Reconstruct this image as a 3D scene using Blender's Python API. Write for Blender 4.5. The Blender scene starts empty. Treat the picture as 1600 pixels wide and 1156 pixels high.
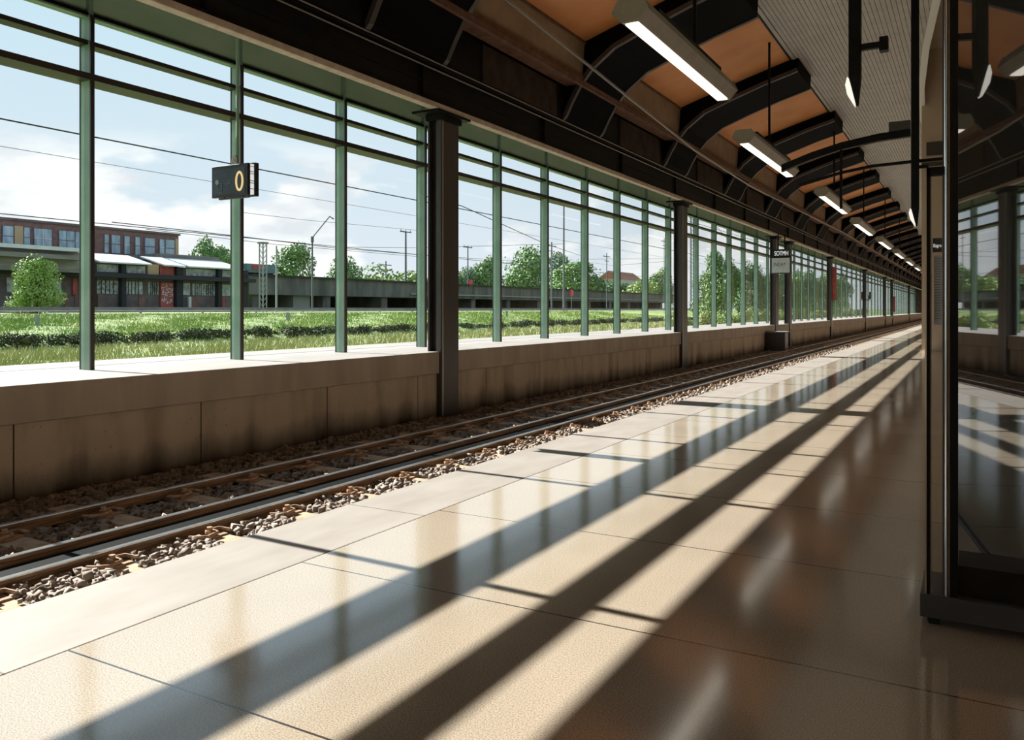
import bpy, bmesh, math, random
import numpy as np
from mathutils import Vector, Matrix

sc = bpy.context.scene
COL = sc.collection
R = random.Random(7)
EYE = 1.55
F = 1273.0
TH = math.radians(29.49)
CT, ST = math.cos(TH), math.sin(TH)
HZ = 483.0

# ------------------------------------------------------------------ geometry helpers
def on_x(u, v, X):
    """world point of the place seen along (u, v) on the vertical plane X"""
    d = F * X / (CT * (u - 1520.0))
    return Vector((X, (d + X * ST) / CT, EYE + (HZ - v) * d / F))

def y_on_x(u, X):
    return on_x(u, HZ, X).y

class MB:
    def __init__(s):
        s.v, s.f, s.m = [], [], []
    def add(s, vs, fs, mi=0):
        n = len(s.v)
        s.v += [tuple(p) for p in vs]
        s.f += [tuple(i + n for i in f) for f in fs]
        s.m += [mi] * len(fs)
        return s
    def box(s, x0, x1, y0, y1, z0, z1, mi=0):
        x0, x1 = min(x0, x1), max(x0, x1); y0, y1 = min(y0, y1), max(y0, y1); z0, z1 = min(z0, z1), max(z0, z1)
        vs = [(x0,y0,z0),(x1,y0,z0),(x1,y1,z0),(x0,y1,z0),(x0,y0,z1),(x1,y0,z1),(x1,y1,z1),(x0,y1,z1)]
        return s.add(vs, [(0,3,2,1),(4,5,6,7),(0,1,5,4),(1,2,6,5),(2,3,7,6),(3,0,4,7)], mi)
    def prism_y(s, poly, y0, y1, mi=0):
        """poly of (x, z), extruded along Y"""
        n = len(poly)
        vs = [(x, y0, z) for x, z in poly] + [(x, y1, z) for x, z in poly]
        fs = [tuple(range(n)), tuple(range(2*n-1, n-1, -1))]
        fs += [(i, i+n, (i+1) % n + n, (i+1) % n) for i in range(n)]
        return s.add(vs, fs, mi)
    def prism_z(s, poly, z0, z1, mi=0):
        n = len(poly)
        vs = [(x, y, z0) for x, y in poly] + [(x, y, z1) for x, y in poly]
        fs = [tuple(range(n-1, -1, -1)), tuple(range(n, 2*n))]
        fs += [(i, (i+1) % n, (i+1) % n + n, i+n) for i in range(n)]
        return s.add(vs, fs, mi)
    def tube(s, pts, r, seg=8, mi=0, r1=None):
        pts = [Vector(p) for p in pts]
        n = len(pts); rings = []
        for i, p in enumerate(pts):
            t = (pts[min(i+1, n-1)] - pts[max(i-1, 0)]).normalized()
            a = Vector((0,0,1)) if abs(t.z) < .9 else Vector((1,0,0))
            b = t.cross(a).normalized(); c = b.cross(t)
            rr = r if r1 is None else r + (r1 - r) * i / (n-1)
            rings.append([p + (b*math.cos(k*2*math.pi/seg) + c*math.sin(k*2*math.pi/seg))*rr for k in range(seg)])
        vs = [q for ring in rings for q in ring]; fs = []
        for i in range(n-1):
            for k in range(seg):
                k2 = (k+1) % seg
                fs.append((i*seg+k, i*seg+k2, (i+1)*seg+k2, (i+1)*seg+k))
        fs.append(tuple(range(seg-1, -1, -1))); fs.append(tuple((n-1)*seg+k for k in range(seg)))
        return s.add(vs, fs, mi)
    def disc_ring(s, c, rx, rz, w, y0, y1, seg=28, mi=0, mi2=None):
        """oval ring in the XZ plane"""
        vs = []
        for y in (y0, y1):
            for q in (1, 0):
                for k in range(seg):
                    a = 2*math.pi*k/seg
                    vs.append((c[0] + (rx - w*(1-q))*math.cos(a), y, c[1] + (rz - w*(1-q))*math.sin(a)))
        fs = []
        for k in range(seg):
            k2 = (k+1) % seg
            o0, o1, i0, i1 = k, k2, seg+k, seg+k2
            fs += [(o0, o1, i1, i0), (2*seg+o1, 2*seg+o0, 2*seg+i0, 2*seg+i1), (o0, 2*seg+o0, 2*seg+o1, o1), (i1, 2*seg+i1, 2*seg+i0, i0)]
        return s.add(vs, fs, mi)
    def build(s, name, mats, parent=None, bevel=0, smooth=False, origin=None):
        me = bpy.data.meshes.new(name)
        off = Vector(origin) if origin is not None else Vector((0,0,0))
        if parent is not None and origin is None:
            off = parent.matrix_world.translation.copy() if False else Vector(parent.get('_o', (0,0,0)))
        me.from_pydata([(p[0]-off.x, p[1]-off.y, p[2]-off.z) for p in s.v], [], s.f)
        for m in (mats if isinstance(mats, (list, tuple)) else [mats]):
            me.materials.append(m)
        if any(s.m):
            me.polygons.foreach_set('material_index', s.m)
        if smooth:
            me.polygons.foreach_set('use_smooth', [True]*len(me.polygons))
        bm = bmesh.new(); bm.from_mesh(me); bmesh.ops.recalc_face_normals(bm, faces=bm.faces); bm.to_mesh(me); bm.free()
        me.update()
        o = bpy.data.objects.new(name, me); COL.objects.link(o)
        if parent is not None:
            o.parent = parent
            po = Vector(parent.get('_o', (0,0,0)))
            o.location = off - po
            o['_o'] = tuple(off)
        else:
            o.location = off
            o['_o'] = tuple(off)
        if bevel:
            b = o.modifiers.new('bevel', 'BEVEL'); b.width = bevel; b.segments = 2; b.limit_method = 'ANGLE'
        return o

def thing(name, label, cat, loc=(0,0,0), group=None, kind=None):
    o = bpy.data.objects.new(name, None); COL.objects.link(o)
    o.location = loc; o['_o'] = tuple(loc); o.empty_display_size = .1
    if label: o['label'] = label
    if cat: o['category'] = cat
    if group: o['group'] = group
    if kind: o['kind'] = kind
    return o

def tag(o, label, cat=None, group=None, kind=None):
    if label: o['label'] = label
    if cat: o['category'] = cat
    if group: o['group'] = group
    if kind: o['kind'] = kind
    return o

def struct(o, label=None):
    o['kind'] = 'structure'
    if label: o['label'] = label
    return o

def copy_tree(o, parent=None):
    c = o.copy(); COL.objects.link(c)
    if parent is not None: c.parent = parent
    for ch in list(o.children): copy_tree(ch, c)
    return c

ORD = ['first','second','third','fourth','fifth','sixth','seventh','eighth','ninth','tenth','eleventh','twelfth',
       'thirteenth','fourteenth','fifteenth','sixteenth','seventeenth','eighteenth','nineteenth','twentieth']

# ------------------------------------------------------------------ materials
def newmat(name):
    m = bpy.data.materials.new(name); m.use_nodes = True
    nt = m.node_tree; b = nt.nodes['Principled BSDF']
    return m, nt, b

def N(nt, t, **kw):
    n = nt.nodes.new(t)
    for k, v in kw.items():
        if hasattr(n, k) and not k.startswith('i_'): setattr(n, k, v)
    return n

def pmat(name, c1, c2=None, scale=4, rough=.6, metal=0, bump=0, bscale=None, stretch=(1,1,1), spec=.5, detail=6, lo=.35, hi=.65, emit=None, es=1, rvar=0, space='Object'):
    m, nt, b = newmat(name)
    L = nt.links
    b.inputs['Roughness'].default_value = rough
    b.inputs['Metallic'].default_value = metal
    b.inputs['Specular IOR Level'].default_value = spec
    b.inputs['Base Color'].default_value = (*c1, 1)
    if c2 is not None or bump:
        tc = N(nt, 'ShaderNodeTexCoord'); mp = N(nt, 'ShaderNodeMapping')
        mp.inputs['Scale'].default_value = stretch
        L.new(tc.outputs[space], mp.inputs['Vector'])
    if c2 is not None:
        no = N(nt, 'ShaderNodeTexNoise'); no.inputs['Scale'].default_value = scale; no.inputs['Detail'].default_value = detail
        cr = N(nt, 'ShaderNodeValToRGB')
        cr.color_ramp.elements[0].position = lo; cr.color_ramp.elements[0].color = (*c1, 1)
        cr.color_ramp.elements[1].position = hi; cr.color_ramp.elements[1].color = (*c2, 1)
        L.new(mp.outputs[0], no.inputs['Vector']); L.new(no.outputs['Fac'], cr.inputs[0]); L.new(cr.outputs[0], b.inputs['Base Color'])
        if rvar:
            mr = N(nt, 'ShaderNodeMapRange'); mr.inputs['To Min'].default_value = rough - rvar; mr.inputs['To Max'].default_value = rough + rvar
            L.new(no.outputs['Fac'], mr.inputs['Value']); L.new(mr.outputs[0], b.inputs['Roughness'])
    if bump:
        nb = N(nt, 'ShaderNodeTexNoise'); nb.inputs['Scale'].default_value = bscale or scale*3; nb.inputs['Detail'].default_value = 5
        bp = N(nt, 'ShaderNodeBump'); bp.inputs['Strength'].default_value = bump; bp.inputs['Distance'].default_value = .02
        L.new(mp.outputs[0], nb.inputs['Vector']); L.new(nb.outputs['Fac'], bp.inputs['Height']); L.new(bp.outputs[0], b.inputs['Normal'])
    if emit:
        b.inputs['Emission Color'].default_value = (*emit, 1); b.inputs['Emission Strength'].default_value = es
    return m

def glassmat(name, tint=(1,1,1), ior=1.45, gloss_rough=0.0, extra=0.0):
    m = bpy.data.materials.new(name); m.use_nodes = True
    nt = m.node_tree; nt.nodes.clear(); L = nt.links
    out = N(nt, 'ShaderNodeOutputMaterial'); mx = N(nt, 'ShaderNodeMixShader'); tr = N(nt, 'ShaderNodeBsdfTransparent'); gl = N(nt, 'ShaderNodeBsdfGlossy')
    lw = N(nt, 'ShaderNodeLayerWeight'); lw.inputs['Blend'].default_value = .5
    pw = N(nt, 'ShaderNodeMath', operation='POWER'); pw.inputs[1].default_value = 5.0; L.new(lw.outputs['Facing'], pw.inputs[0])
    f0 = ((ior-1)/(ior+1))**2
    fr = N(nt, 'ShaderNodeMath', operation='MULTIPLY_ADD'); fr.inputs[1].default_value = (1-f0)*.6; fr.inputs[2].default_value = f0; L.new(pw.outputs[0], fr.inputs[0])
    tr.inputs[0].default_value = (*tint, 1); gl.inputs['Roughness'].default_value = gloss_rough
    if extra:
        ad = N(nt, 'ShaderNodeMath', operation='ADD'); ad.inputs[1].default_value = extra; ad.use_clamp = True
        L.new(fr.outputs[0], ad.inputs[0]); L.new(ad.outputs[0], mx.inputs[0])
    else:
        L.new(fr.outputs[0], mx.inputs[0])
    L.new(tr.outputs[0], mx.inputs[1]); L.new(gl.outputs[0], mx.inputs[2]); L.new(mx.outputs[0], out.inputs[0])
    return m

def joints(nt, b, coord, period, phase, width, col_from, dark, axis='Y'):
    """a dark joint line every `period` metres along an axis"""
    L = nt.links
    tc = N(nt, 'ShaderNodeNewGeometry'); sx = N(nt, 'ShaderNodeSeparateXYZ'); L.new(tc.outputs['Position'], sx.inputs[0])
    a = N(nt, 'ShaderNodeMath', operation='SUBTRACT'); a.inputs[1].default_value = phase - period/2; L.new(sx.outputs[axis], a.inputs[0])
    w = N(nt, 'ShaderNodeMath', operation='FLOORED_MODULO'); w.inputs[1].default_value = period; L.new(a.outputs[0], w.inputs[0])
    s = N(nt, 'ShaderNodeMath', operation='SUBTRACT'); s.inputs[1].default_value = period/2; L.new(w.outputs[0], s.inputs[0])
    ab = N(nt, 'ShaderNodeMath', operation='ABSOLUTE'); L.new(s.outputs[0], ab.inputs[0])
    lt = N(nt, 'ShaderNodeMath', operation='LESS_THAN'); lt.inputs[1].default_value = width/2; L.new(ab.outputs[0], lt.inputs[0])
    mx = N(nt, 'ShaderNodeMixRGB'); mx.inputs['Color2'].default_value = (*dark, 1)
    L.new(lt.outputs[0], mx.inputs[0]); L.new(col_from, mx.inputs['Color1']); L.new(mx.outputs[0], b.inputs['Base Color'])
    return lt

def ramp(nt, src, stops):
    cr = N(nt, 'ShaderNodeValToRGB'); e = cr.color_ramp.elements
    e[0].position, e[0].color = stops[0][0], (*stops[0][1], 1)
    e[1].position, e[1].color = stops[-1][0], (*stops[-1][1], 1)
    for p, c in stops[1:-1]:
        x = e.new(p); x.color = (*c, 1)
    nt.links.new(src, cr.inputs[0]); return cr

M = {}
def mk_floor():
    m, nt, b = newmat('polished_terrazzo'); L = nt.links
    tc = N(nt, 'ShaderNodeTexCoord')
    n1 = N(nt, 'ShaderNodeTexNoise'); n1.inputs['Scale'].default_value = 150; n1.inputs['Detail'].default_value = 3
    n2 = N(nt, 'ShaderNodeTexNoise'); n2.inputs['Scale'].default_value = .8; n2.inputs['Detail'].default_value = 4
    L.new(tc.outputs['Object'], n1.inputs['Vector']); L.new(tc.outputs['Object'], n2.inputs['Vector'])
    cr = ramp(nt, n1.outputs['Fac'], [(.30, (.28,.215,.155)), (.5, (.49,.395,.30)), (.70, (.64,.55,.45))])
    cr2 = ramp(nt, n2.outputs['Fac'], [(.3, (.86,.86,.86)), (.7, (1,1,1))])
    mu = N(nt, 'ShaderNodeMixRGB', blend_type='MULTIPLY'); mu.inputs[0].default_value = 1
    L.new(cr.outputs[0], mu.inputs[1]); L.new(cr2.outputs[0], mu.inputs[2])
    joints(nt, b, None, 1.48, 2.23, .011, mu.outputs[0], (.05,.04,.035))
    mr = N(nt, 'ShaderNodeMapRange'); mr.inputs['To Min'].default_value = .07; mr.inputs['To Max'].default_value = .15
    L.new(n2.outputs['Fac'], mr.inputs['Value']); L.new(mr.outputs[0], b.inputs['Roughness'])
    b.inputs['IOR'].default_value = 3.1
    bp = N(nt, 'ShaderNodeBump'); bp.inputs['Strength'].default_value = .02; bp.inputs['Distance'].default_value = .005
    n3 = N(nt, 'ShaderNodeTexNoise'); n3.inputs['Scale'].default_value = 3; L.new(tc.outputs['Object'], n3.inputs['Vector'])
    L.new(n3.outputs['Fac'], bp.inputs['Height']); L.new(bp.outputs[0], b.inputs['Normal'])
    return m
M['floor'] = mk_floor()

def mk_edge():
    m, nt, b = newmat('pale_edge_stone'); L = nt.links
    tc = N(nt, 'ShaderNodeTexCoord'); mp = N(nt, 'ShaderNodeMapping'); mp.inputs['Scale'].default_value = (3,1,1)
    n1 = N(nt, 'ShaderNodeTexNoise'); n1.inputs['Scale'].default_value = 1.6; n1.inputs['Detail'].default_value = 8
    L.new(tc.outputs['Object'], mp.inputs[0]); L.new(mp.outputs[0], n1.inputs['Vector'])
    cr = ramp(nt, n1.outputs['Fac'], [(.3, (.30,.26,.23)), (.7, (.365,.325,.295))])
    joints(nt, b, None, 3.05, 5.0, .012, cr.outputs[0], (.12,.09,.07))
    b.inputs['Roughness'].default_value = .55
    return m
M['edge'] = mk_edge()

def mk_wall():
    m, nt, b = newmat('stained_concrete'); L = nt.links
    tc = N(nt, 'ShaderNodeTexCoord'); mp = N(nt, 'ShaderNodeMapping'); mp.inputs['Scale'].default_value = (1,1,.25)
    n1 = N(nt, 'ShaderNodeTexNoise'); n1.inputs['Scale'].default_value = 2.2; n1.inputs['Detail'].default_value = 8
    n2 = N(nt, 'ShaderNodeTexNoise'); n2.inputs['Scale'].default_value = 26; n2.inputs['Detail'].default_value = 3
    L.new(tc.outputs['Object'], mp.inputs[0]); L.new(mp.outputs[0], n1.inputs['Vector']); L.new(tc.outputs['Object'], n2.inputs['Vector'])
    cr = ramp(nt, n1.outputs['Fac'], [(.25, (.30,.235,.175)), (.5, (.48,.385,.29)), (.75, (.56,.45,.35))])
    pit = ramp(nt, n2.outputs['Fac'], [(.27, (.35,.3,.26)), (.33, (1,1,1))])
    mu = N(nt, 'ShaderNodeMixRGB', blend_type='MULTIPLY'); mu.inputs[0].default_value = 1
    L.new(cr.outputs[0], mu.inputs[1]); L.new(pit.outputs[0], mu.inputs[2])
    # darker towards the foot of the wall, with an uneven upper limit
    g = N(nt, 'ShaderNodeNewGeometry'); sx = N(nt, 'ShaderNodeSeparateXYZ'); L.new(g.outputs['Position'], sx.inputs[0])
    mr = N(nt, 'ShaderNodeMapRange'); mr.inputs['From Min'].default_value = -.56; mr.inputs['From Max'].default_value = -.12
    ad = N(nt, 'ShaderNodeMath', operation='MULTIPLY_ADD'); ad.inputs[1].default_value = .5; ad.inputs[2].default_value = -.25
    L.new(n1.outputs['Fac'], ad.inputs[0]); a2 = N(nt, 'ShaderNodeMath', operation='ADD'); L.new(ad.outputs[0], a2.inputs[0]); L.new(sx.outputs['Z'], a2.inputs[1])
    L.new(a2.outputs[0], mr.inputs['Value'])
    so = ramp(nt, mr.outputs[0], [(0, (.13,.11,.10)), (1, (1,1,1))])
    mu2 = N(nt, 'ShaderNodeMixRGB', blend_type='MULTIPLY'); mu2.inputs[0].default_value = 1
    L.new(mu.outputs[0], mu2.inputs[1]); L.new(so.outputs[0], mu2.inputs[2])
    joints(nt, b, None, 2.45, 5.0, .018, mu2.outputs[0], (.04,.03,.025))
    b.inputs['Roughness'].default_value = .85
    bp = N(nt, 'ShaderNodeBump'); bp.inputs['Strength'].default_value = .25; bp.inputs['Distance'].default_value = .01
    L.new(n2.outputs['Fac'], bp.inputs['Height']); L.new(bp.outputs[0], b.inputs['Normal'])
    return m
M['wall'] = mk_wall()
M['coping'] = pmat('smooth_coping_concrete', (.36,.295,.235), (.45,.375,.30), scale=3, stretch=(1,1,.2), rough=.75, bump=.1, bscale=30)
M['sill'] = pmat('sill_stone', (.28,.25,.23), (.33,.30,.28), scale=2, stretch=(3,.5,1), rough=.7)
M['mullion'] = pmat('green_painted_steel', (.21,.36,.255), (.29,.44,.33), scale=3, rough=.4)
M['mullion_cap'] = pmat('dark_brown_steel', (.035,.025,.02), rough=.45)
M['soffit_green'] = pmat('green_soffit_panel', (.46,.70,.46), (.54,.76,.53), scale=3, stretch=(6,.4,1), rough=.35)
M['lip'] = pmat('pale_plaster_lip', (.46,.36,.28), (.58,.48,.38), scale=6, rough=.8, bump=.2)
M['black'] = pmat('black_painted_steel', (.006,.0055,.0055), (.010,.009,.0085), scale=4, rough=.5, spec=.15)
M['blackrib'] = pmat('black_rib_paint', (.0025,.0022,.0022), (.004,.0035,.0035), scale=3, rough=.7, spec=.06)
M['columnsteel'] = pmat('column_dark_steel', (.045,.040,.038), (.065,.056,.05), scale=2, stretch=(1,1,.3), rough=.4)
M['rust'] = pmat('rusty_brown_steel', (.12,.055,.03), (.20,.10,.06), scale=5, rough=.6)
M['darkboard'] = pmat('dark_brown_board', (.03,.02,.014), (.055,.038,.026), scale=2.5, rough=.7, spec=.2)
M['frieze'] = pmat('tan_frieze_board', (.26,.19,.125), (.35,.26,.175), scale=2, rough=.6)
M['orange'] = pmat('orange_ceiling_panel', (.66,.265,.085), (.76,.33,.12), scale=.9, rough=.55)
M['slat'] = pmat('grey_metal_slat', (.40,.36,.33), (.48,.44,.40), scale=2, rough=.4)
M['slatgap'] = pmat('slat_backing', (.03,.027,.025), rough=.8)
M['whitetrim'] = pmat('white_trim', (.75,.72,.68), rough=.4)
M['beige'] = pmat('beige_plaster', (.55,.43,.32), (.60,.48,.37), scale=1.5, rough=.8)
M['conduit'] = pmat('galvanised_conduit', (.35,.32,.28), rough=.35, metal=.6)
M['chrome'] = pmat('polished_steel', (.75,.76,.78), rough=.18, metal=1)
M['charcoal'] = pmat('charcoal_panel', (.05,.05,.056), (.06,.06,.068), scale=8, rough=.38)
M['rubber'] = pmat('black_rubber', (.008,.008,.008), rough=.8)
M['housing'] = pmat('lamp_housing', (.30,.27,.22), (.36,.33,.28), scale=4, rough=.45)
M['diffuser'] = pmat('lit_tube_diffuser', (.9,.9,.85), rough=.4, emit=(1,.93,.8), es=1.15)
M['lamp_white'] = pmat('lit_lamp_blade', (.9,.9,.85), rough=.3, emit=(1,.95,.85), es=.8)
M['railhead'] = pmat('worn_rail_steel', (.62,.58,.54), (.75,.71,.67), scale=6, rough=.28, metal=1)
M['railweb'] = pmat('rusty_rail_side', (.16,.09,.05), (.34,.21,.12), scale=9, stretch=(1,.2,1), rough=.75, bump=.3)
M['sleeper'] = pmat('tan_sleeper', (.34,.22,.13), (.50,.36,.24), scale=7, rough=.85, bump=.35)
M['clip'] = pmat('rusted_clip', (.28,.16,.09), (.45,.30,.19), scale=20, rough=.8)
M['ballast'] = pmat('ballast_bed', (.05,.042,.037), (.20,.165,.14), scale=18, rough=.95, bump=1, bscale=40)
M['stone'] = pmat('ballast_stone', (.15,.115,.095), (.36,.29,.24), scale=9, rough=.9)
M['glass'] = glassmat('window_glass', (.97,.99,.985), 1.12)
M['clearglass'] = glassmat('kiosk_glass', (.95,.955,.96), 1.3, .01)
M['darkglass'] = pmat('dark_mirror_glass', (.012,.013,.013), rough=.02, spec=.5); M['darkglass'].node_tree.nodes['Principled BSDF'].inputs['IOR'].default_value = 3.6
M['signblue'] = pmat('sign_face', (.035,.05,.065), (.05,.065,.08), scale=4, rough=.25)
M['signframe'] = pmat('sign_frame', (.012,.012,.014), rough=.4)
M['amber'] = pmat('amber_digit', (.75,.55,.22), rough=.5, emit=(1,.75,.35), es=.55)
M['dim'] = pmat('unlit_digit', (.10,.15,.20), rough=.5)
M['dimpale'] = pmat('pale_dot', (.38,.45,.50), rough=.5)
M['paper'] = pmat('white_sheet', (.55,.62,.66), (.66,.72,.75), scale=5, rough=.6)
M['letterwhite'] = pmat('white_lettering', (.8,.8,.78), rough=.5)
M['glowwhite'] = pmat('white_added_glow', (.8,.8,.78), rough=.5, emit=(.95,1,1), es=.55)  # glow added to lift dim white letters and the sign's side strip
M['letterdark'] = pmat('dark_lettering', (.05,.05,.06), rough=.5)
M['brick'] = pmat('brown_brick', (.16,.085,.08), (.22,.125,.11), scale=2, rough=.85)  # base tone lightened, distance haze mixed into the brick colour
M['brickdark'] = pmat('grey_brick', (.10,.075,.08), (.17,.13,.13), scale=1.2, rough=.85)
M['bluepane'] = pmat('blue_pane', (.20,.28,.35), (.38,.48,.56), scale=.7, rough=.12, stretch=(1,3,1))
M['greypane'] = pmat('grey_pane', (.20,.24,.25), (.50,.54,.55), scale=2.2, rough=.2)
M['roofwhite'] = pmat('white_roof_sheet', (.55,.57,.60), (.66,.68,.70), scale=1, rough=.5)
M['canopygrey'] = pmat('grey_canopy', (.15,.14,.13), (.24,.225,.20), scale=1.5, stretch=(1,.3,2), rough=.7)
M['redpanel'] = pmat('red_panel', (.30,.045,.04), (.40,.09,.08), scale=2, rough=.6)
M['tanpanel'] = pmat('tan_panel', (.45,.31,.18), rough=.7)
M['viaduct'] = pmat('weathered_viaduct_concrete', (.085,.08,.08), (.17,.155,.15), scale=.8, stretch=(1,1,.25), rough=.9)
M['viaductedge'] = pmat('viaduct_edge', (.26,.25,.24), rough=.8)
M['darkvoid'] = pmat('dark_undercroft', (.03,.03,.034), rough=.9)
M['teal'] = pmat('teal_panel', (.10,.17,.17), (.14,.22,.22), scale=3, rough=.7)
M['mast'] = pmat('mast_steel', (.10,.11,.12), rough=.6)
M['mastlight'] = pmat('grey_mast_steel', (.26,.27,.28), rough=.6)
M['wire'] = pmat('wire_black', (.015,.015,.018), rough=.6)
M['redlamp'] = pmat('red_signal', (.55,.03,.05), rough=.4)
M['asphalt'] = pmat('asphalt', (.14,.14,.14), (.2,.2,.2), scale=3, rough=.9)
M['kerb'] = pmat('pale_kerb', (.60,.56,.50), (.68,.64,.58), scale=3, rough=.8)
M['guard'] = pmat('galvanised_guard_rail', (.20,.20,.205), (.26,.26,.265), scale=2, rough=.6)
M['ground'] = pmat('meadow_soil', (.13,.20,.045), (.27,.33,.10), scale=.35, rough=.95, bump=.6, bscale=5, detail=10)
M['grassblade'] = pmat('grass_blade', (.17,.28,.05), (.36,.42,.13), scale=.5, rough=.8)
M['grassdry'] = pmat('grass_dry', (.30,.33,.12), (.44,.42,.22), scale=.6, rough=.8)
M['scrub'] = pmat('dark_scrub', (.035,.05,.02), (.09,.10,.045), scale=1.5, rough=.9)
M['bark'] = pmat('bark', (.06,.045,.03), (.10,.08,.06), scale=6, rough=.9)
def leafm(name, c1, c2):
    m = pmat(name, c1, c2, scale=1.1, rough=.65, detail=8)
    return m
M['leaf_bright'] = leafm('bright_leaf', (.16,.28,.04), (.32,.44,.11))
M['leaf_mid'] = leafm('mid_leaf', (.10,.20,.05), (.22,.34,.11))
M['leaf_dark'] = leafm('dark_leaf', (.075,.155,.07), (.18,.28,.13))  # lighter greens paint in the haze over the far tree row
M['leaf_bush'] = leafm('bush_leaf', (.15,.24,.05), (.34,.42,.14))
M['tileroof'] = pmat('red_tile_roof', (.36,.13,.08), rough=.8)
M['render'] = pmat('house_render', (.45,.42,.38), rough=.8)

# ------------------------------------------------------------------ the setting: floor
Y0, Y1 = -25.0, 190.0
o = MB().box(-3.575, 5.2, Y0, Y1, -.25, 0).build('floor', M['floor']); struct(o)
o = MB().box(-4.317, -3.583, Y0, Y1, -.12, 0).build('trim_1', M['edge'], bevel=.006); struct(o)
o = MB().box(-3.584, -3.574, Y0, Y1, -.12, -.008).build('trim_2', M['black']); struct(o)
o = MB().box(-4.20, -4.0, Y0, Y1, -.75, -.12).build('wall_platform', M['viaduct']); struct(o)
# parapet wall on the far side of the track
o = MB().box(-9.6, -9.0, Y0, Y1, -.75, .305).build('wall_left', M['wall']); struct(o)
cop = MB().box(-12.2, -8.94, Y0, Y1, .315, .732)
for i, f in enumerate(cop.f): pass
cop.m = [0, 1, 0, 0, 0, 0]
o = cop.build('trim_3', [M['coping'], M['sill']], bevel=.008); struct(o)
o = MB().box(-12.2, -9.6, Y0, Y1, -1.4, .30).build('wall_outer', M['viaduct']); struct(o)

# ------------------------------------------------------------------ glazing: one window per bay, with its own mullions
meas = [6.76, 9.34, 11.85, 14.44, 17.67, 20.28, 22.98, 25.6, 28.3, 30.9, 34.57, 37.4, 40.1, 42.9, 45.8]
mul = sorted([6.76 - 2.6*k for k in range(1, 13)] + meas + [45.8 + 2.7*k for k in range(1, 8)] + [64.7 + 3.6*k for k in range(1, 35)])
GX = -10.45
SOF0, SOF1 = 5.35, 5.545
bays = []
cuts = [-24.44, -9, 4.3, 14.44, 30.9, 45.8, 64.7, 86.3, 107.9, 129.5, 151.1, 189]
lab = ['nearest glazed bay', 'glazed bay left of the first black column', 'glazed bay between the first and second black columns']
wn = 0
for a, b_ in zip(cuts[:-1], cuts[1:]):
    ms = [y for y in mul if a + .01 < y <= b_ + .01]
    if not ms: continue
    wn += 1
    ya = max([y for y in mul if y <= a + .01] or [a]); yb = ms[-1]
    w = thing('window_%d' % wn, None, None, (GX, ya, .732), kind='structure')
    for y in ms:
        md = 0 if y < 47 else .09
        mb = MB().box(-10.52+md, -10.325, y-.028, y+.028, .732, 5.545)
        mb.box(-10.325, -10.30, y-.028, y+.028, .732, 5.50, 1)
        mb.box(-10.54+md, -10.52+md, y-.035, y+.035, .732, 5.50, 1)
        mb.box(-10.40, -10.33, y-.030, y+.030, 5.545, 6.22)
        mb.build('mullion', [M['mullion'], M['mullion_cap']], w)
    MB().box(-10.66, -10.29, ya, yb, 4.625, 4.71).build('transom', M['mullion_cap'], w)
    MB().box(-10.57, -10.36, ya, yb, 5.11, 5.17).build('transom', M['mullion_cap'], w)
    MB().box(-10.50, -10.36, ya, yb, 5.475, 5.50).box(-10.37, -10.345, ya, yb, 5.50, 5.545, 1).build('head_frame', [M['mullion'], M['black']], w)
    MB().box(GX-.005, GX+.005, ya, yb, .733, 5.475).build('pane', M['glass'], w)

# soffit, lip, beam, fascia
o = MB().box(-10.50, -10.40, Y0, Y1, 5.545, 6.22).build('trim_4', M['soffit_green']); struct(o)
o = MB().box(-8.97, -8.80, Y0, Y1, 5.35, 5.455).build('trim_5', M['lip'], bevel=.01); struct(o)
o = MB().box(-10.80, -10.50, Y0, Y1, 5.62, 11.2).build('wall_upper_left', M['darkboard']); struct(o)
bm_ = MB().box(-8.98, -8.90, Y0, Y1, 5.455, 6.16).box(-9.2, -8.82, Y0, Y1, 5.455, 5.50).box(-9.2, -8.80, Y0, Y1, 6.12, 6.17).box(-8.90, -8.87, Y0, Y1, 5.78, 5.83)
for k in range(0, 44):
    y = -22 + k*4.9
    bm_.box(-8.90, -8.83, y-.012, y+.012, 5.50, 6.12)
o = bm_.build('roof_beam', M['black'])
tag(o, 'long black steel beam running above the windows over the track', 'beam')
for z, x, nm in ((6.185, -8.78, 'upper of two thin pale conduits along the top of the black beam'), (6.05, -8.80, 'lower of two thin pale conduits along the face of the black beam')):
    o = MB().tube([(x, Y0+.3, z), (x, Y1-.3, z)], .014, 6).build('conduit', M['conduit']); tag(o, nm, 'conduit')
def ceil_z(x):
    return EYE + 6.54 + (x + 8.25)*.325 - (x + 8.25)**2*.006
TOPZ = 11.2
o = MB().box(-10.50, -8.95, Y0, Y1, 6.22, 6.30).build('ceiling_lower', M['darkboard']); struct(o)
pn = MB().box(-9.02, -8.81, Y0, Y1, 6.22, 7.06)
o = pn.build('wall_lower_frieze', M['black']); struct(o)
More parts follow.
